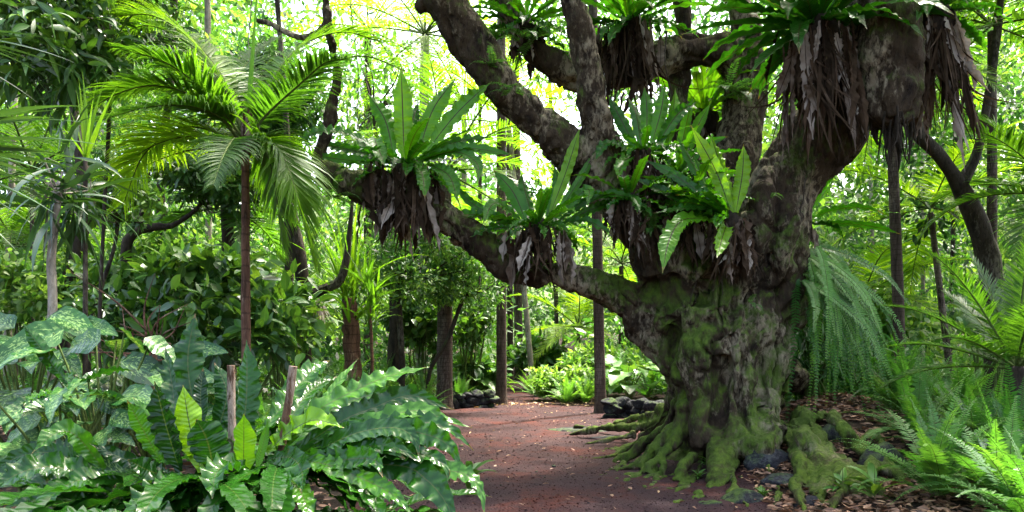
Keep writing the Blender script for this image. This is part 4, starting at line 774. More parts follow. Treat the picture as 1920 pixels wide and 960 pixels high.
# pandanus like plant with long spiky leaves
def pandanus(label, px, pyb, pyt, Y, rp, L, n, seed, tint=(.4, .8)):
    g = np.random.default_rng(seed); b = at(px, pyb, Y); b[2] = hz(b[0], Y); t = at(px, pyt, Y); T = thing('screw_pine', label, 'plant', b)
    mb = MB(); tube(mb, [b, (b + t) / 2 + (.05, 0, 0), t], [rp * Y / FPX * 1.3, rp * Y / FPX, rp * Y / FPX * .9], 12, n=24, rough=.25, nf=9); mb.build('trunk', M['bark_red'], T, loc=b)
    az = g.uniform(0, 6.28, n); el = np.radians(g.uniform(20, 85, n)); D = np.stack([np.cos(az) * np.cos(el), np.sin(az) * np.cos(el), np.sin(el)], -1)
    mb = MB(); strips(mb, t + g.normal(0, .06, (n, 3)) + UP * g.uniform(-.5, .3, (n, 1)), D, UP - D * D[:, 2:3] + g.normal(0, .1, (n, 3)), L * g.uniform(.6, 1.1, n), .05, n=10, droop=g.uniform(.3, 1.7, n), prof=prof_blade, fold=.5, tint=g.uniform(*tint, n), g=g)
    mb.build('leaves', M['palm'], T, loc=b); return T
pandanus('shaggy screw pine with a reddish fibrous trunk and long narrow leaves', 655, 650, 560, 14.5, 16, 1.7, 90, 151)
pandanus('slim leafy pole with drooping narrow leaves near the fine leaved tree', 692, 640, 560, 13.5, 3, .7, 60, 152, (.2, .6))

# dead hanging skirt behind shrub
c = at(598, 560, 12.8); T = thing('dead_palm_frond', 'dry tan palm leaf hanging from the dark trunks behind the shrub', 'dead leaf', c); mb = MB(); K = 40; g = np.random.default_rng(155)
strips(mb, c, np.stack([g.normal(0, .3, K), g.normal(0, .2, K), -np.ones(K)], -1), g.normal(0, 1, (K, 3)), .5, .03, n=5, droop=.3, prof=prof_blade, tint=g.uniform(.7, 1, K), g=g); mb.build('dry_leaflets', M['dead'], T, loc=c)

# ------------------------------------------------------------------ shrubs
def shrub(label, c, r, n, size, seed, mat='broad', tint=(.3, .8), wid=.45, ncl=40, name='shrub', droop=.8, seg=5, stems=14, clr=.35, cat='shrub', flat=.9, across=3):
    g = np.random.default_rng(seed); c = np.asarray(c, float); base = np.array([c[0], c[1], hz(c[0], c[1])]); T = thing(name, label, cat, base)
    r = np.asarray(r, float); d = nrm(g.normal(0, 1, (ncl, 3))); Cn = c + d * (g.uniform(.1, 1, (ncl, 1)) ** .5) * r; Cn[:, 2] = np.maximum(Cn[:, 2], base[2] + .1)
    mb = MB()
    for k in range(stems): tube(mb, [base + g.normal(0, .08, 3) * [1, 1, 0], (base + Cn[k % ncl]) / 2 + g.normal(0, .08, 3), Cn[k % ncl]], [.022, .016, .006], 5, n=10)
    mb.build('stems', M['stalk'], T, loc=base)
    mb = MB(); cloud(mb, Cn, r * clr, n, size, wid, seg, droop, tint, g, down=.1, flatN=flat, across=across, fold=.25 if across == 3 else 0, prof=prof_leaf if seg > 2 else pw, clump=.14); mb.build('leaves', M[mat], T, loc=base)
    return T
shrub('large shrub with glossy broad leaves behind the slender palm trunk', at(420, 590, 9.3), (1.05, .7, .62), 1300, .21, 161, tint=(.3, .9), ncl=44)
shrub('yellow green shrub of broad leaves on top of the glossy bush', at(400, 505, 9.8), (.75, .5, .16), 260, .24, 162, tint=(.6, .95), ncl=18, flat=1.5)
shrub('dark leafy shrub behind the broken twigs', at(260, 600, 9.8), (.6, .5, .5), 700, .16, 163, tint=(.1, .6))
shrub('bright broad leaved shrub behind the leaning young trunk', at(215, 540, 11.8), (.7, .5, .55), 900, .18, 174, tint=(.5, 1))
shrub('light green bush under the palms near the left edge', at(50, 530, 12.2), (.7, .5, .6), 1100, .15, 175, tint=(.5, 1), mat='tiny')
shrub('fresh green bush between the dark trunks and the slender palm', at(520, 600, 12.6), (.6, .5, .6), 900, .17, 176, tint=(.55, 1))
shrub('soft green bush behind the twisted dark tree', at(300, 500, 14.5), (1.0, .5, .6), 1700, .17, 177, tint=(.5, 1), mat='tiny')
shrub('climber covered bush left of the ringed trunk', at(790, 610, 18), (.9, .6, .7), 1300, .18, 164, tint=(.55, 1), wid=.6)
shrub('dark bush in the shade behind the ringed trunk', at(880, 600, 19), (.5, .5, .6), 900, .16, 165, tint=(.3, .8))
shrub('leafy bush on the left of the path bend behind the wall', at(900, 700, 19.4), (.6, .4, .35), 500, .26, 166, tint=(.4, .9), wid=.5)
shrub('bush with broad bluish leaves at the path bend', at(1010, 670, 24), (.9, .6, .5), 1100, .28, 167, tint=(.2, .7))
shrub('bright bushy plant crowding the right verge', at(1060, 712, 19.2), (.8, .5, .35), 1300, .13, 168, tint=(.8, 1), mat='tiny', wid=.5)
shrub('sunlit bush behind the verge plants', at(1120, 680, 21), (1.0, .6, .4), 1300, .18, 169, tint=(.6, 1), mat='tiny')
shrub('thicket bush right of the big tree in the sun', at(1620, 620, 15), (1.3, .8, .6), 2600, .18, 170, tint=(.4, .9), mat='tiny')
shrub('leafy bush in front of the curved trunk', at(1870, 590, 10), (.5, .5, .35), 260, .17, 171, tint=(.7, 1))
shrub('clump of dark strap leaves behind the big trunk', at(1525, 610, 10.6), (.35, .4, .7), 700, .3, 172, tint=(.05, .5), wid=.1, droop=1.8, mat='fern')
shrub('tangle of long dark leaves in the hollow behind the roots', at(1580, 690, 11.3), (.7, .5, .5), 900, .3, 173, tint=(.1, .6), wid=.12, droop=1.6, mat='fern')

# arum leaves on the right verge
def arum(label, c, n, L, H_, seed, tint=(.4, .9), name='elephant_ear', mat='broad', spread=.5, wid=.75, cat='plant', el=(30, 80)):
    g = np.random.default_rng(seed); c = np.asarray(c, float); T = thing(name, label, cat, c)
    for k in range(n):
        az = k * 2.4 + g.normal(0, .3); h = H_ * g.uniform(.5, 1.1); o = spread * g.uniform(.4, 1)
        tip = c + np.array([math.cos(az) * o, math.sin(az) * o, h]); ms = MB(); ml = MB()
        tube(ms, [c, c + (tip - c) * [.4, .4, .6], tip], [.014, .011, .006], 5, n=10)
        D = np.array([math.cos(az), math.sin(az) - (.45 if mat == 'varieg' else 0), g.uniform(-.6, .3)]); l = L * g.uniform(.7, 1.15)
        strips(ml, tip - nrm(D) * l * .12, D, (UP if mat != 'varieg' else UP * .7 + np.array([0, -.75, 0])) + g.normal(0, .25, 3), l, l * wid, n=12, droop=g.uniform(.5, 1.2), prof=prof_heart, fold=.2, tint=g.uniform(*tint), wave=.012 * L / .4, wf=3, across=7, g=g)
        lf = ml.build('leaf', M[mat], T, loc=c); ms.build('leaf_stalk', M['stalk'], lf, loc=c)
    return T
arum('elephant ear with big arrow leaves between the dark trunk and the big tree', gp(1180, 762), 14, .62, .95, 181)
arum('elephant ear growing behind the lava wall under the low limb', gp(1215, 755), 10, .5, .7, 182)
arum('broad leaved plant behind the left lava wall', gp(880, 748), 12, .45, .55, 183)
arum('leafy plant spilling over the left wall beside the tall trunk', gp(920, 750), 10, .34, .5, 184, (.5, 1))
arum('large leaved plant at the turn of the path', gp(1040, 735), 12, .6, .8, 185, (.4, .9))

# ------------------------------------------------------------------ sword ferns
def sword(label, c, n, L, seed, ll=.07, lw=.018, nl=44, tint=(.3, .8), el=(15, 80), droop=1.2, azr=None, name='sword_fern', merged=True, group=None, mat='fern', cat='fern', seg=2, origins=None, prof=prof_pinna):
    g = np.random.default_rng(seed); c = np.asarray(c, float); T = thing(name, label, cat, c, group); ml = MB(); ms = MB()
    for k in range(n):
        az = k * 2.4 + g.normal(0, .3) if azr is None else math.radians(g.uniform(*azr)); e_ = math.radians(g.uniform(*el))
        o = c + g.normal(0, .04, 3) * [1, 1, .3] if origins is None else c + origins(g)
        r_ = catmull(arc(o, az, e_, L * g.uniform(.7, 1.1), droop * g.uniform(.7, 1.3), 8), 24)
        if merged: a_, b_ = ml, ms
        else: a_, b_ = MB(), MB()
        ti = g.uniform(*tint)
        pinnate(a_, b_, r_, nl, ll, lw, .25, (82, 60), .06, (ti - .06, ti + .06), g, r0=.004, start=.08, seg=seg, prof=prof, ltip=.15, fold=.15, lbase=.6)
        if not merged: f = a_.build('frond', M[mat], T, loc=c); b_.build('stalk', M['stalk'], f, loc=c)
    if merged: ml.build('fronds', M[mat], T, loc=c); ms.build('stalks', M['stalk'], T, loc=c)
    return T
def G(x, y): return np.array([x, y, hz(x, y)])
for k, (px, py, Y, L, ti, lab) in enumerate([
    (1760, 900, 6.6, 1.0, (.5, .85), 'bright green sword fern in front of the roots at the lower right'),
    (1880, 880, 6.3, 1.0, (.4, .8), 'sword fern filling the lower right corner'),
    (1830, 800, 7.4, 1.1, (.4, .8), 'sword fern beneath the pale variegated plant'),
    (1720, 760, 8.4, 1.1, (.4, .75), 'sword fern behind the fallen leaves right of the roots'),
    (1900, 760, 7.2, 1.1, (.3, .7), 'sword fern at the right edge below the low palm'),
    (1690, 700, 9.6, 1.1, (.3, .7), 'sword fern growing behind the drooping fern'),
    (1800, 690, 9.0, 1.1, (.35, .75), 'wide sword fern below the slender brown palm'),
    (1930, 900, 5.6, .9, (.4, .8), 'sword fern cut by the right edge of the view'),
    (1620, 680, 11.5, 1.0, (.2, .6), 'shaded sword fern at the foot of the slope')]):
    x = (px - 960) / FPX * Y; sword(lab, G(x, Y) + UP * max(0, at(px, py, Y)[2] - hz(x, Y)) * .25, 24, L, 200 + k, ll=.10, lw=.026, nl=46, tint=ti, merged=False, group='sword ferns on the right slope')
g = np.random.default_rng(777)
for k in range(20):
    x, y = [(4.6, 9.6), (5.4, 9.2), (6.2, 9.4), (5.0, 8.4), (5.8, 8.0), (6.6, 8.3), (4.3, 7.3), (5.1, 7.0), (5.9, 6.7), (4.4, 6.2), (5.2, 10.6), (6.4, 10.8), (7.3, 9.5), (4.9, 11.5), (5.8, 12.3), (7.2, 12), (4.0, 6.4), (4.7, 7.8), (5.5, 8.9), (4.2, 10.9)][k]
    sword('sword fern among the massed ferns covering the right slope', G(x, y), 20, g.uniform(.8, 1.05), 700 + k, ll=.09, lw=.024, nl=40, tint=(.3, .85) if k % 3 else (.55, 1), group='massed ferns of the right slope')
g = np.random.default_rng(778)
for k, (x, y) in enumerate([(-2.6, 8.6), (-3.3, 9.6), (-2.5, 10.4), (-3.6, 11.2), (-2.7, 12.2), (-3.4, 13.2), (-2.5, 14.2), (-4.4, 10.4), (-4.6, 12.4), (-2.4, 16.2), (-3.2, 15.4), (-5.4, 11.6)]):
    sword('fern in the crowded fern bed running along the left of the path', G(x, y), 20, g.uniform(.75, 1.05), 740 + k, ll=.09, lw=.026, nl=38, tint=(.4, .95), el=(20, 88), group='massed ferns of the left bed')
# the drooping fern hanging on the right flank of the trunk
g = np.random.default_rng(221); c = at(1525, 490, 9.2); T = thing('hanging_fern', 'long drooping blue green fern hanging from the right flank of the big trunk', 'fern', c)
for k in range(52):
    u = g.uniform(0, 1); sx, sy = 1485 + 75 * g.uniform(0, 1), 455 + 75 * g.uniform(0, 1); ex, ey = sx + g.uniform(-20, 175) + g.normal(0, 12), sy + g.uniform(110, 340) * (1 - .2 * u); Y0 = 9.2 + g.uniform(-.3, .4); Y1 = Y0 - g.uniform(.0, .7)
    P = catmull(px_r((sx, sy, Y0), (sx + .3 * (ex - sx) + 8, sy + .16 * (ey - sy), Y0 - .1), (sx + .7 * (ex - sx) + 10, sy + .52 * (ey - sy), (Y0 + Y1) / 2), (ex, ey, Y1)), 30)
    a_, b_ = MB(), MB(); ti = g.uniform(.25, .95)
    pinnate(a_, b_, P, 62, .075, .026, .35, (75, 60), .1, (ti - .06, ti + .06), g, r0=.004, start=.04, seg=2, prof=prof_pinna, ltip=.3, fold=.15, lbase=.7, upv=(.2, -.8, .5))
    f = a_.build('frond_leaves', M['verge'], T, loc=c); b_.build('stalk', M['stalk'], f, loc=c)
for k, (px, py, Y, n, L, ti, lab) in enumerate([
    (650, 725, 13, 20, 1.0, (.5, .9), 'fern clump behind the glossy fronds left of the path'),
    (720, 720, 13.5, 20, .9, (.5, .95), 'soft green fern clump left of the dark pole'),
    (800, 735, 14.5, 18, .7, (.4, .8), 'low fern near the foot of the ringed trunk'),
    (760, 750, 12.5, 18, .8, (.6, 1), 'yellowish fern between the wall and the glossy fronds'),
    (640, 700, 15.5, 24, 1.2, (.5, .9), 'tall fern clump below the shaggy screw pine'),
    (720, 690, 16, 24, 1.2, (.5, .95), 'tall fern clump around the foot of the thin dark pole'),
    (790, 705, 16, 22, 1.0, (.6, 1), 'pale fern clump in front of the ringed trunk'),
    (860, 715, 17.5, 20, .8, (.6, 1), 'fern clump right of the ringed trunk'),
    (590, 690, 14.5, 22, 1.2, (.4, .85), 'tall fern clump behind the dry tan palm leaf'),
    (700, 735, 11.5, 20, .9, (.55, .95), 'fern just behind the glossy fronds left of the path'),
    (150, 620, 11, 18, 1.0, (.3, .8), 'fern behind the variegated leaves'),
    (240, 560, 11.5, 16, .9, (.3, .8), 'fern beneath the leaning young trunk'),
    (60, 560, 11.5, 16, .9, (.4, .9), 'fern under the dark leaning trunk'),
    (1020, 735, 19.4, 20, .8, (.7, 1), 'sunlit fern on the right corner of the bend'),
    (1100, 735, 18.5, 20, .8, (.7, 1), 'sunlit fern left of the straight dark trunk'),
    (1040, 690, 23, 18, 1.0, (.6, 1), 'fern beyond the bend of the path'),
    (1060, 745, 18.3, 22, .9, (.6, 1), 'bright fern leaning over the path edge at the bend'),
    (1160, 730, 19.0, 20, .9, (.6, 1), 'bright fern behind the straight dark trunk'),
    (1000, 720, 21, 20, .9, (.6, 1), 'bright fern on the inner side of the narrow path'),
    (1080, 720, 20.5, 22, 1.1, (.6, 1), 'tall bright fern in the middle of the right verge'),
    (560, 700, 12, 16, .9, (.4, .8), 'fern behind the weathered leaning stake')]):
    p_ = at(px, py, Y); p_[2] = hz(p_[0], Y) + .05; sword(lab, p_, n, L, 230 + k, el=(25, 88), ll=.10, lw=.028, nl=34, tint=ti, group='ferns edging the path')
# small ferns and tufts on the tree
for k, (px, py, Y, L, az, lab) in enumerate([
    (985, 75, 9.5, .55, None, 'feathery fern tuft on the dark limb at the top'), (1385, 170, 10.4, .5, None, 'feathery fern tuft hanging under the arch'),
    (920, 120, 8.65, .3, None, 'small fern growing on the steep left limb'), (960, 170, 8.65, .3, None, 'tiny fern on the shoulder of the steep limb'),
    (1000, 500, 8.75, .32, None, 'pale fern tuft hanging below the low limb'), (630, 370, 8.7, .4, None, 'bushy little fern under the elbow of the low limb'),
    (1410, 565, 8.55, .22, (-120, -60), 'single bright fern frond low on the trunk'), (1215, 430, 8.7, .35, (-120, -60), 'dark fern frond hanging in the crotch'),
    (1450, 370, 8.45, .18, None, 'seedling fern on the right stem'), (1365, 165, 10.3, .5, None, 'lacy fern on the back stem')]):
    sword(lab, at(px, py, Y), 10 if L > .25 else 4, L, 260 + k, ll=L * .16, lw=L * .05, nl=18, tint=(.4, .85), azr=az, el=(-20, 60), droop=1.8, group='small ferns on the big tree', name='small_fern')

# ------------------------------------------------------------------ foreground left bed
GB = "glossy bird's nest ferns in the left bed"
nest_fern("huge glossy bird's nest fern with upright fronds around the two stakes", at(385, 895, 4.7), .95, 24, [], 0, GB, .14, 301, 'nest_gloss', elo=-25, ehi=18, wave=.018, wf=8, fibre=False, tint=(.1, .5), droopy=1.3, curves=[
 ([(300, 865), (265, 800), (238, 750)], 46, .65), ([(318, 870), (290, 800), (250, 745)], 40, .75, .1), ([(338, 885), (312, 800), (290, 715)], 56, .02), ([(378, 885), (356, 800), (343, 722)], 54, 1., .05), ([(402, 885), (388, 825), (368, 786)], 78, .35, -.1), ([(456, 895), (457, 835), (457, 776)], 46, .9, -.1),
 ([(370, 800, 5.2), (352, 680, 5.3), (366, 588, 5.4)], 62, .4), ([(380, 800, 5.1), (376, 740, 5.15), (381, 690, 5.2)], 28, .02), ([(450, 850, 5.2), (462, 740, 5.3), (462, 638, 5.4)], 54, .4), ([(400, 830, 5.3), (425, 740, 5.4), (402, 680, 5.5)], 50, .35), ([(480, 885, 4.7), (494, 830, 4.7), (503, 788, 4.7)], 18, .8),
 ([(330, 850, 5.0), (325, 740, 5.3), (310, 650, 5.5)], 40, .3), ([(365, 905), (310, 912), (272, 938), (245, 985)], 62, .5, -.5), ([(330, 893), (250, 868), (168, 832)], 32, .1, -.2), ([(320, 890), (285, 885), (240, 862)], 48, .3, -.3),
 ([(470, 880), (430, 872), (405, 888), (398, 935)], 52, .5, -.5), ([(440, 900), (440, 925), (428, 975)], 54, .5, -.5), ([(380, 950), (425, 935), (465, 965)], 52, .45, -.3), ([(250, 960), (222, 930), (232, 895)], 15, .8, 0), ([(390, 900), (350, 920), (330, 960), (335, 1010)], 50, .4, -.4)])
nest_fern("glossy bird's nest fern arching over the left edge of the path", at(525, 865, 4.8), 1.0, 22, [], 0, GB, .14, 302, 'nest_gloss', elo=-30, ehi=15, wave=.018, wf=8, fibre=False, tint=(.1, .5), droopy=1.3, curves=[
 ([(520, 850), (590, 775), (660, 735), (730, 705), (805, 688)], 50, .72, .3), ([(500, 800), (545, 740), (585, 695), (618, 676)], 48, .6, .6), ([(530, 830), (600, 760), (640, 710), (672, 672)], 22, .7, .4), ([(540, 855), (640, 790), (700, 765), (770, 742), (850, 768)], 48, .4, .3),
 ([(560, 850), (700, 790), (780, 770), (830, 785), (885, 802)], 42, .75, .2), ([(560, 860), (680, 805), (790, 792), (850, 810), (888, 845)], 44, .4, .1), ([(560, 865), (660, 815), (740, 802), (778, 825), (786, 858)], 48, .45, -.2), ([(560, 865), (720, 810), (800, 815), (845, 840), (868, 886)], 54, .45, -.1),
 ([(520, 870), (620, 868), (680, 840), (740, 838), (790, 868)], 42, .55, -.2), ([(510, 868), (600, 868), (680, 898), (740, 930), (775, 968)], 42, .65, -.5), ([(520, 870), (640, 862), (700, 862), (718, 895)], 48, .5, -.4), ([(560, 880), (740, 872), (800, 900), (840, 950), (852, 1000)], 64, .45, -.4),
 ([(560, 875), (720, 868), (800, 880), (870, 888), (900, 920), (910, 975)], 44, .5, -.3), ([(500, 862), (545, 858), (566, 885), (566, 925)], 48, .45, -.5), ([(500, 872), (545, 900), (572, 940), (578, 985)], 42, .55, -.5), ([(500, 850), (540, 812), (590, 788), (645, 802)], 48, .9, -.1), ([(540, 872), (640, 850), (740, 855), (830, 885)], 38, .3, 0),
 ([(510, 850, 5.0), (560, 760, 5.3), (600, 720, 5.6), (640, 705, 5.8)], 40, .5), ([(500, 850, 5.1), (530, 770, 5.4), (560, 720, 5.6)], 44, .35), ([(560, 880), (650, 900), (700, 950), (710, 1000)], 50, .35, -.5), ([(600, 860), (680, 830), (720, 835), (760, 860)], 44, .6, -.2), ([(470, 880), (500, 920), (495, 990)], 50, .3, -.5),
 ([(520, 850, 4.9), (620, 770, 5.2), (700, 740, 5.5), (770, 735, 5.7)], 42, .55), ([(560, 870), (680, 850), (780, 850), (830, 870), (845, 910)], 46, .4, -.2)])
nest_fern("glossy bird's nest fern filling the lower left corner", at(215, 925, 4.6), 1.0, 22, [], 0, GB, .14, 303, 'nest_gloss', elo=-25, ehi=15, wave=.018, wf=8, fibre=False, tint=(.1, .5), droopy=1.3, curves=[
 ([(215, 910), (120, 878), (50, 882), (-30, 925)], 58, .5, -.3), ([(195, 880), (140, 815), (100, 815), (60, 850)], 42, .6, -.3), ([(210, 920), (120, 925), (0, 955)], 44, .4, -.3), ([(220, 930), (150, 950), (60, 995)], 52, .45, -.4), ([(190, 880), (100, 850), (40, 855), (-20, 885)], 38, .3, 0), ([(230, 930), (210, 960), (170, 1010)], 50, .5, -.4),
 ([(200, 900), (110, 900), (30, 915)], 40, .35, -.1), ([(180, 860), (110, 840), (20, 850)], 34, .25, .2), ([(230, 900), (150, 900), (90, 935), (70, 980)], 50, .5, -.4)])
nest_fern("glossy bird's nest fern low in front of the stakes", at(330, 990, 4.2), .8, 22, [], 0, GB, .13, 304, 'nest_gloss', elo=-25, ehi=20, wave=.018, wf=8, fibre=False, tint=(.1, .45))
nest_fern("glossy bird's nest fern drooping onto the red cinder", at(700, 965, 4.8), .8, 22, [], 0, GB, .13, 305, 'nest_gloss', elo=-30, ehi=20, wave=.018, wf=8, fibre=False, tint=(.1, .5))
nest_fern("glossy bird's nest fern behind the leaning stake", at(600, 820, 5.9), .85, 28, [], 0, GB, .12, 306, 'nest_gloss', elo=-15, ehi=35, wave=.018, tint=(.3, .8), fibre=False)
nest_fern("single dark frond fern rising through the mottled leaves", at(128, 735, 5.4), .4, 5, [], 0, GB, .08, 307, 'nest_gloss', elo=-15, ehi=35, fibre=False, curves=[([(127, 720), (92, 675), (42, 605)], 30, .5)])
def stake(label, x0, y0, x1, y1, Y, w_, seed):
    g = np.random.default_rng(seed); a_ = at(x0, y0, Y); b_ = at(x1, y1, Y); p = np.array([b_[0] + (b_[0] - a_[0]) * .8, Y, hz(b_[0], Y) - .05])
    mb = MB(); tube(mb, [p, b_, (a_ + b_) / 2, a_ - (a_ - b_) * .02, a_], [w_, w_, w_ * .97, w_, w_ * .85], 7, n=26, rough=.14, nf=8, cap=False)
    blob(mb, a_, np.array([w_ * .82, w_ * .82, .006]), g, 6, 10, .1); o = mb.build('wooden_stake', M['stake'], loc=p); o.location = p
    tag(o, label, 'stake', 'wooden stakes in the fern bed')
stake('upright weathered wooden stake among the glossy fronds', 433, 688, 436, 850, 4.9, .025, 1)
stake('leaning weathered wooden stake, brown at its foot', 550, 690, 528, 850, 4.8, .026, 2)

def dieffen(label, c, n, seed, L=.42, H_=.5):
    return arum(label, c, n, L, H_, seed, (.2, .8), 'dumb_cane', 'varieg', .42, .46)
dieffen('speckled dumb cane with a big cluster of mottled leaves', at(190, 800, 5.7) * [1, 1, 0] + [0, 0, hz(-3, 5.7)], 26, 401, .48, 1.3)
dieffen('speckled dumb cane at the left edge behind the pale trunk', at(50, 800, 6.2) * [1, 1, 0] + [0, 0, hz(-3.8, 6.2)], 24, 402, .5, 1.5)
dieffen('shadier dumb cane between the pale trunk and the twigs', at(290, 800, 6.6) * [1, 1, 0] + [0, 0, hz(-3, 6.6)], 20, 403, .48, 1.15)
dieffen('low dumb cane with round mottled leaves beside the glossy fern', at(120, 860, 5.4) * [1, 1, 0] + [0, 0, hz(-3, 5.4)], 16, 404, .38, .9)
dieffen('pale variegated plant standing out of the ferns on the right', at(1835, 800, 6.9) * [1, 1, 0] + [0, 0, hz(4, 6.9) + .15], 12, 405, .34, .42)

# twigs
g = np.random.default_rng(411); c = at(290, 660, 7.6); mb = MB()
for k in range(16):
    a_ = c + g.normal(0, .1, 3); d = np.array([g.normal(0, 1), g.normal(0, .4), g.uniform(.1, .8)]); d = nrm(d) * g.uniform(.3, .8)
    tube(mb, [a_, a_ + d * .5 + g.normal(0, .05, 3), a_ + d + g.normal(0, .06, 3)], [.012, .008, .003], 5, n=10, rough=.2)
tube(mb, [[c[0], c[1], hz(c[0], c[1])], c - (0, 0, .2), c], [.035, .03, .02], 7, n=10, rough=.2)
o = mb.build('dead_branch', M['bark_red'], loc=c); o.location = c; tag(o, 'bare reddish dead branch with twigs behind the mottled leaves', 'branch')

# thin lianas hanging through the wood
g = np.random.default_rng(640)
for k, (px, Y, y0, y1, lab) in enumerate([(478, 9.4, -60, 240, 'thin pale liana hanging in front of the slender palm crown'), (1245, 9.2, 60, 300, 'fine brown liana dangling from the arching limb'), (1310, 8.9, 430, 600, 'wiry liana clinging below the central fork'), (1500, 8.7, 330, 420, 'dry vine strand hanging from the right stem'), (655, 12, -80, 330, 'thin dark liana beside the pale upright branch'), (742, 8.7, 300, 440, 'looped dry vine in front of the low limb fern'), (1345, 8.75, 420, 560, 'short vine strand in the dark hollow of the fork')]):
    a_ = at(px, y0, Y); b_ = at(px + g.normal(0, 10), y1, Y); P = [a_ + (b_ - a_) * f + g.normal(0, .04, 3) * [1, 1, .2] for f in (0, .25, .5, .75, 1)]
    mb = MB(); tube(mb, P, [.008, .007, .006, .005, .003], 5, n=30, rough=.2); o = mb.build('liana', M['bark_pale'] if k == 0 else M['bark'], loc=a_); o.location = a_; tag(o, lab, 'vine')
# ------------------------------------------------------------------ rocks, walls
def rock(c, r, seed, label=None, group=None, name='rock', mat='lava', cat='rock'):
    g = np.random.default_rng(seed); mb = MB(); c = np.asarray(c, float); n_, m_ = 26, 40
    th = np.linspace(.02, np.pi - .02, n_); ph = np.linspace(0, 2 * np.pi, m_ + 1)
    d = np.stack([np.sin(th)[:, None] * np.cos(ph), np.sin(th)[:, None] * np.sin(ph), np.cos(th)[:, None] * np.ones(m_ + 1)], -1)
    k = nrm(g.normal(0, 1, (9, 3))); f = np.min(g.uniform(.62, .95, 9) / np.maximum(d @ k.T, .02), -1); f = np.minimum(f, 1.1)
    nz = fbm(d * 2.5 + seed, 3, seed); nz[:, -1] = nz[:, 0]; f = f * (1 + .07 * nz + .035 * fbm(d * 9 + seed, 2, 5)); f[:, -1] = f[:, 0]
    P = d * f[..., None] * np.asarray(r); A = np.zeros(P.shape); mb.grids(P[None], A[None]); o = mb.build(name, M[mat], smooth=False); o.location = c
    return tag(o, label, cat, group)
def wall(label, pts, seed, h=.34):
    g = np.random.default_rng(seed); pts = catmull(pts, 60); c = pts[0].copy(); T = thing('lava_stone_wall', label, 'wall', c)
    L = np.linalg.norm(np.diff(pts, axis=0), axis=1).sum(); n = int(L / .22)
    for row in range(3):
        for k in range(n):
            p = pts[int((k + .5 * (row % 2)) / n * 59) % 60] + g.normal(0, .02, 3) + UP * (h * (row + .4) / 3)
            o = rock(p - c, np.array([.15, .14, .10]) * g.uniform(.8, 1.25, 3), int(g.integers(1, 9999)), name='stone'); o.parent = T
            for q in ('category',):
                if q in o: del o[q]
wall('low dry wall of black lava stones left of the path at the bend', [gp(838, 768), gp(870, 766), gp(905, 765), gp(935, 764)], 501)
wall('low dry wall of black lava stones between the dark trunk and the big tree', [gp(1146, 784), gp(1185, 784), gp(1225, 788), gp(1262, 790)], 502)
for k, (px, py, r, lab) in enumerate([(1440, 868, (.30, .25, .24), 'large dark lava rock gripped by the mossy roots'), (1395, 940, (.22, .16, .12), 'dark angular rock in the leaf litter at the bottom'), (1475, 905, (.24, .2, .10), 'flat mossy stone below the gripped rock'), (1520, 945, (.16, .12, .08), 'small wet stone at the bottom edge under the roots'), (1665, 880, (.28, .25, .24), 'mossy boulder at the right end of the roots'), (1330, 945, (.14, .12, .06), 'low stone at the front of the roots'), (1560, 825, (.22, .2, .18), 'bluish stone lodged between roots and litter')]):
    rock(gp(px, py, -.02), r, 520 + k, lab, None)
for k, (px, py, r, lab) in enumerate([(1110, 806, (.7, .35, .06), 'mossy rock hump breaking the path surface'), (1150, 822, (.4, .2, .05), 'flat grey rock hump near the surface roots'), (955, 826, (.16, .1, .02), 'little moss patch in the middle of the path')]):
    rock(gp(px, py, -.01), r, 540 + k, lab, None, name='mossy_rock')
# little plants by the roots
for k, (px, py, L, n, ti, lab) in enumerate([(1330, 880, .20, 20, (.5, .9), 'small leafy seedling at the front root'), (1310, 900, .12, 12, (.6, 1), 'tiny fern beside the front root'), (1600, 800, .13, 8, (.8, 1), 'star shaped pale seedling on the leaf litter'), (1505, 855, .10, 6, (.8, 1), 'bright seedling in the root hollow'), (1270, 838, .12, 9, (.5, .9), 'seedling between the left roots'), (1640, 940, .30, 14, (.8, 1), 'bright young leaves at the bottom edge'), (1580, 930, .25, 14, (.6, .95), 'leafy runner trailing over the lower roots'), (1430, 935, .12, 20, (.6, .9), 'moss like seedling among stones'), (880, 925, .30, 14, (.5, .8), 'thin stemmed seedling at the path edge')]):
    g = np.random.default_rng(560 + k); c = gp(px, py); T = thing('seedling', lab, 'plant', c); mb = MB(); az = g.uniform(0, 6.28, n)
    strips(mb, c + UP * g.uniform(.01, .5 * L * (2 if k == 8 else 1), (n, 1)), np.stack([np.cos(az), np.sin(az), g.uniform(.1, 1, n)], -1), UP + g.normal(0, .2, (n, 3)), L * g.uniform(.6, 1.1, n), L * .24, n=6, droop=1, tint=g.uniform(*ti, n), fold=.3, g=g)
    mb.build('leaves', M['broad'], T, loc=c); mb = MB(); tube(mb, [c - UP * .02, c + UP * L * .5, c + UP * L], [.005, .004, .002], 5, n=5); mb.build('stem', M['stalk'], T, loc=c)

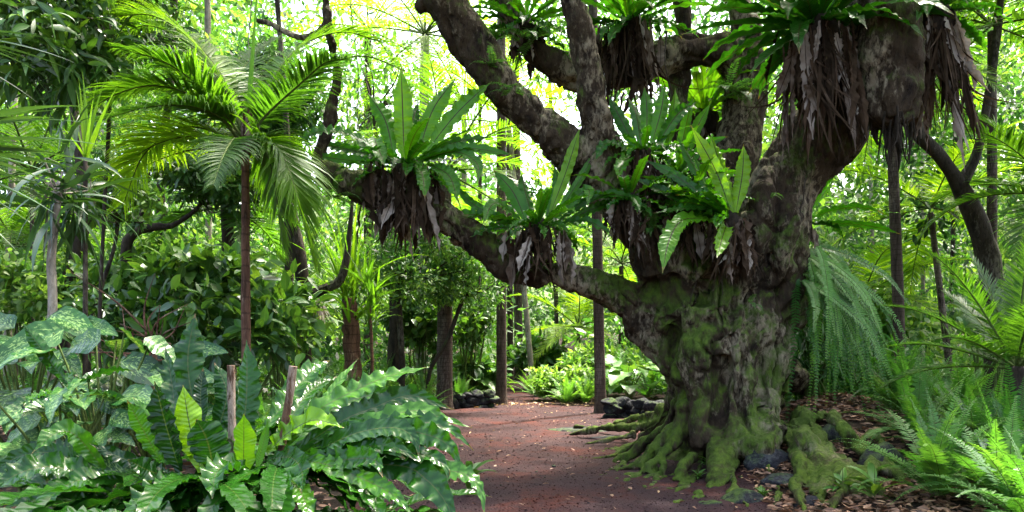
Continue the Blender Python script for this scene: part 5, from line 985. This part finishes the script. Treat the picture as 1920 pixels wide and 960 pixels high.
# ------------------------------------------------------------------ undergrowth and the far wood
g = np.random.default_rng(601)
mb = MB(); K = 900; x = g.uniform(-14, 16, K); y = g.uniform(9, 30, K); l, r = pathx(y); ok = ((x < l - .9) | (x > r + .9)) & ~((np.abs(x - 2.6) < 1.9) & (y < 12)) & ~((x > 2) & (x < 6) & (y < 12)) & ~((x < 2.5) & (x > -3) & (y < 14)); x, y = x[ok], y[ok]
cloud(mb, np.stack([x, y, H(x, y) + .25], -1), np.array([[.55, .55, .35]]).repeat(len(x), 0), 42000, .17, .35, 2, .9, (.25, .9), g, prof=pw)
tag(mb.build('undergrowth', M['broad']), 'mixed leafy ground cover under the trees', 'undergrowth', kind='stuff')
mb = MB(); K = 60; x = g.uniform(-12, 14, K); y = g.uniform(11, 26, K); l, r = pathx(y); ok = ((x < l - 1.2) | (x > r + 1.2)) & ~((np.abs(x - 2.6) < 2.2) & (y < 13)) & ~((x > 2) & (x < 6) & (y < 12)) & ~((x < 2.5) & (x > -3) & (y < 14)); x, y = x[ok], y[ok]
for i in range(len(x)):
    for k in range(14):
        r_ = catmull(arc([x[i], y[i], float(H(x[i:i + 1], y[i:i + 1])[0])], k * 2.4, math.radians(g.uniform(30, 80)), g.uniform(.9, 1.5), 1.3, 6), 12); ti = g.uniform(.3, .95)
        pinnate(mb, None, r_, 24, .14, .04, .3, (80, 60), .06, (ti - .06, ti + .06), g, start=.1, seg=1, prof=lambda t: np.array([1, .1]), ltip=.2, fold=0)
tag(mb.build('fern_undergrowth', M['fern']), 'ferns crowding the ground between the trees', 'undergrowth', kind='stuff')
def wood(name, K, y0, y1, zlo, zhi, n, size, rad, tint, seed, label, gap=True, mat='tiny', dens=None):
    g = np.random.default_rng(seed); y = g.uniform(y0, y1, K); s_ = g.uniform(-.95, .95, K); z = g.uniform(zlo, zhi, K) * y + .5; x = s_ * y
    q = z / y; keep = g.uniform(0, 1, K) > .15
    if gap:
        p = np.exp(-((s_ + .11) / .13) ** 2) * smooth(.20, .32, q) * .84 + np.exp(-((s_ - .25) / .12) ** 2) * smooth(.26, .36, q) * .5 + np.exp(-((s_ - .02) / .07) ** 2) * smooth(.03, .08, q) * .55 + np.exp(-((s_ + .3) / .2) ** 2) * smooth(.36, .44, q) * .3
        keep = g.uniform(0, 1, K) > p
    x, y, z = x[keep], y[keep], z[keep]
    k2 = np.ones(len(x), bool)
    if name == 'near_foliage': k2 = (x / y < -.36) | (x / y > .34)
    if name == 'middle_foliage': k2 = ~((x > -4) & (x < 6.5) & (y < 26.5) & (z > 2.2)) & ~((np.abs(x - .3) < 1.3) & (z < 3.2) & (y < 28))
    x, y, z = x[k2], y[k2], z[k2]
    mb = MB(); Cn = np.stack([x, y, z + H(x, y)], -1); cloud(mb, Cn, np.array([[rad, rad, rad * .7]]).repeat(len(x), 0), n, size, .42, 2, .6, tint, g, prof=pw, clump=.3)
    tag(mb.build(name, M[mat]), label, 'foliage', kind='stuff')
wood('near_foliage', 300, 13.5, 20, .02, .48, 36000, .16, .8, (.2, .8), 611, 'hanging leafy growth in the middle of the wood')
wood('middle_foliage', 760, 20, 32, .0, .5, 110000, .26, 1.5, (.2, .85), 612, 'sunlit leaf masses behind the trees')
wood('far_foliage', 700, 34, 55, -.01, .5, 100000, .45, 2.6, (.3, .85), 613, 'far wood closing the view')
print('objects', len(bpy.data.objects))
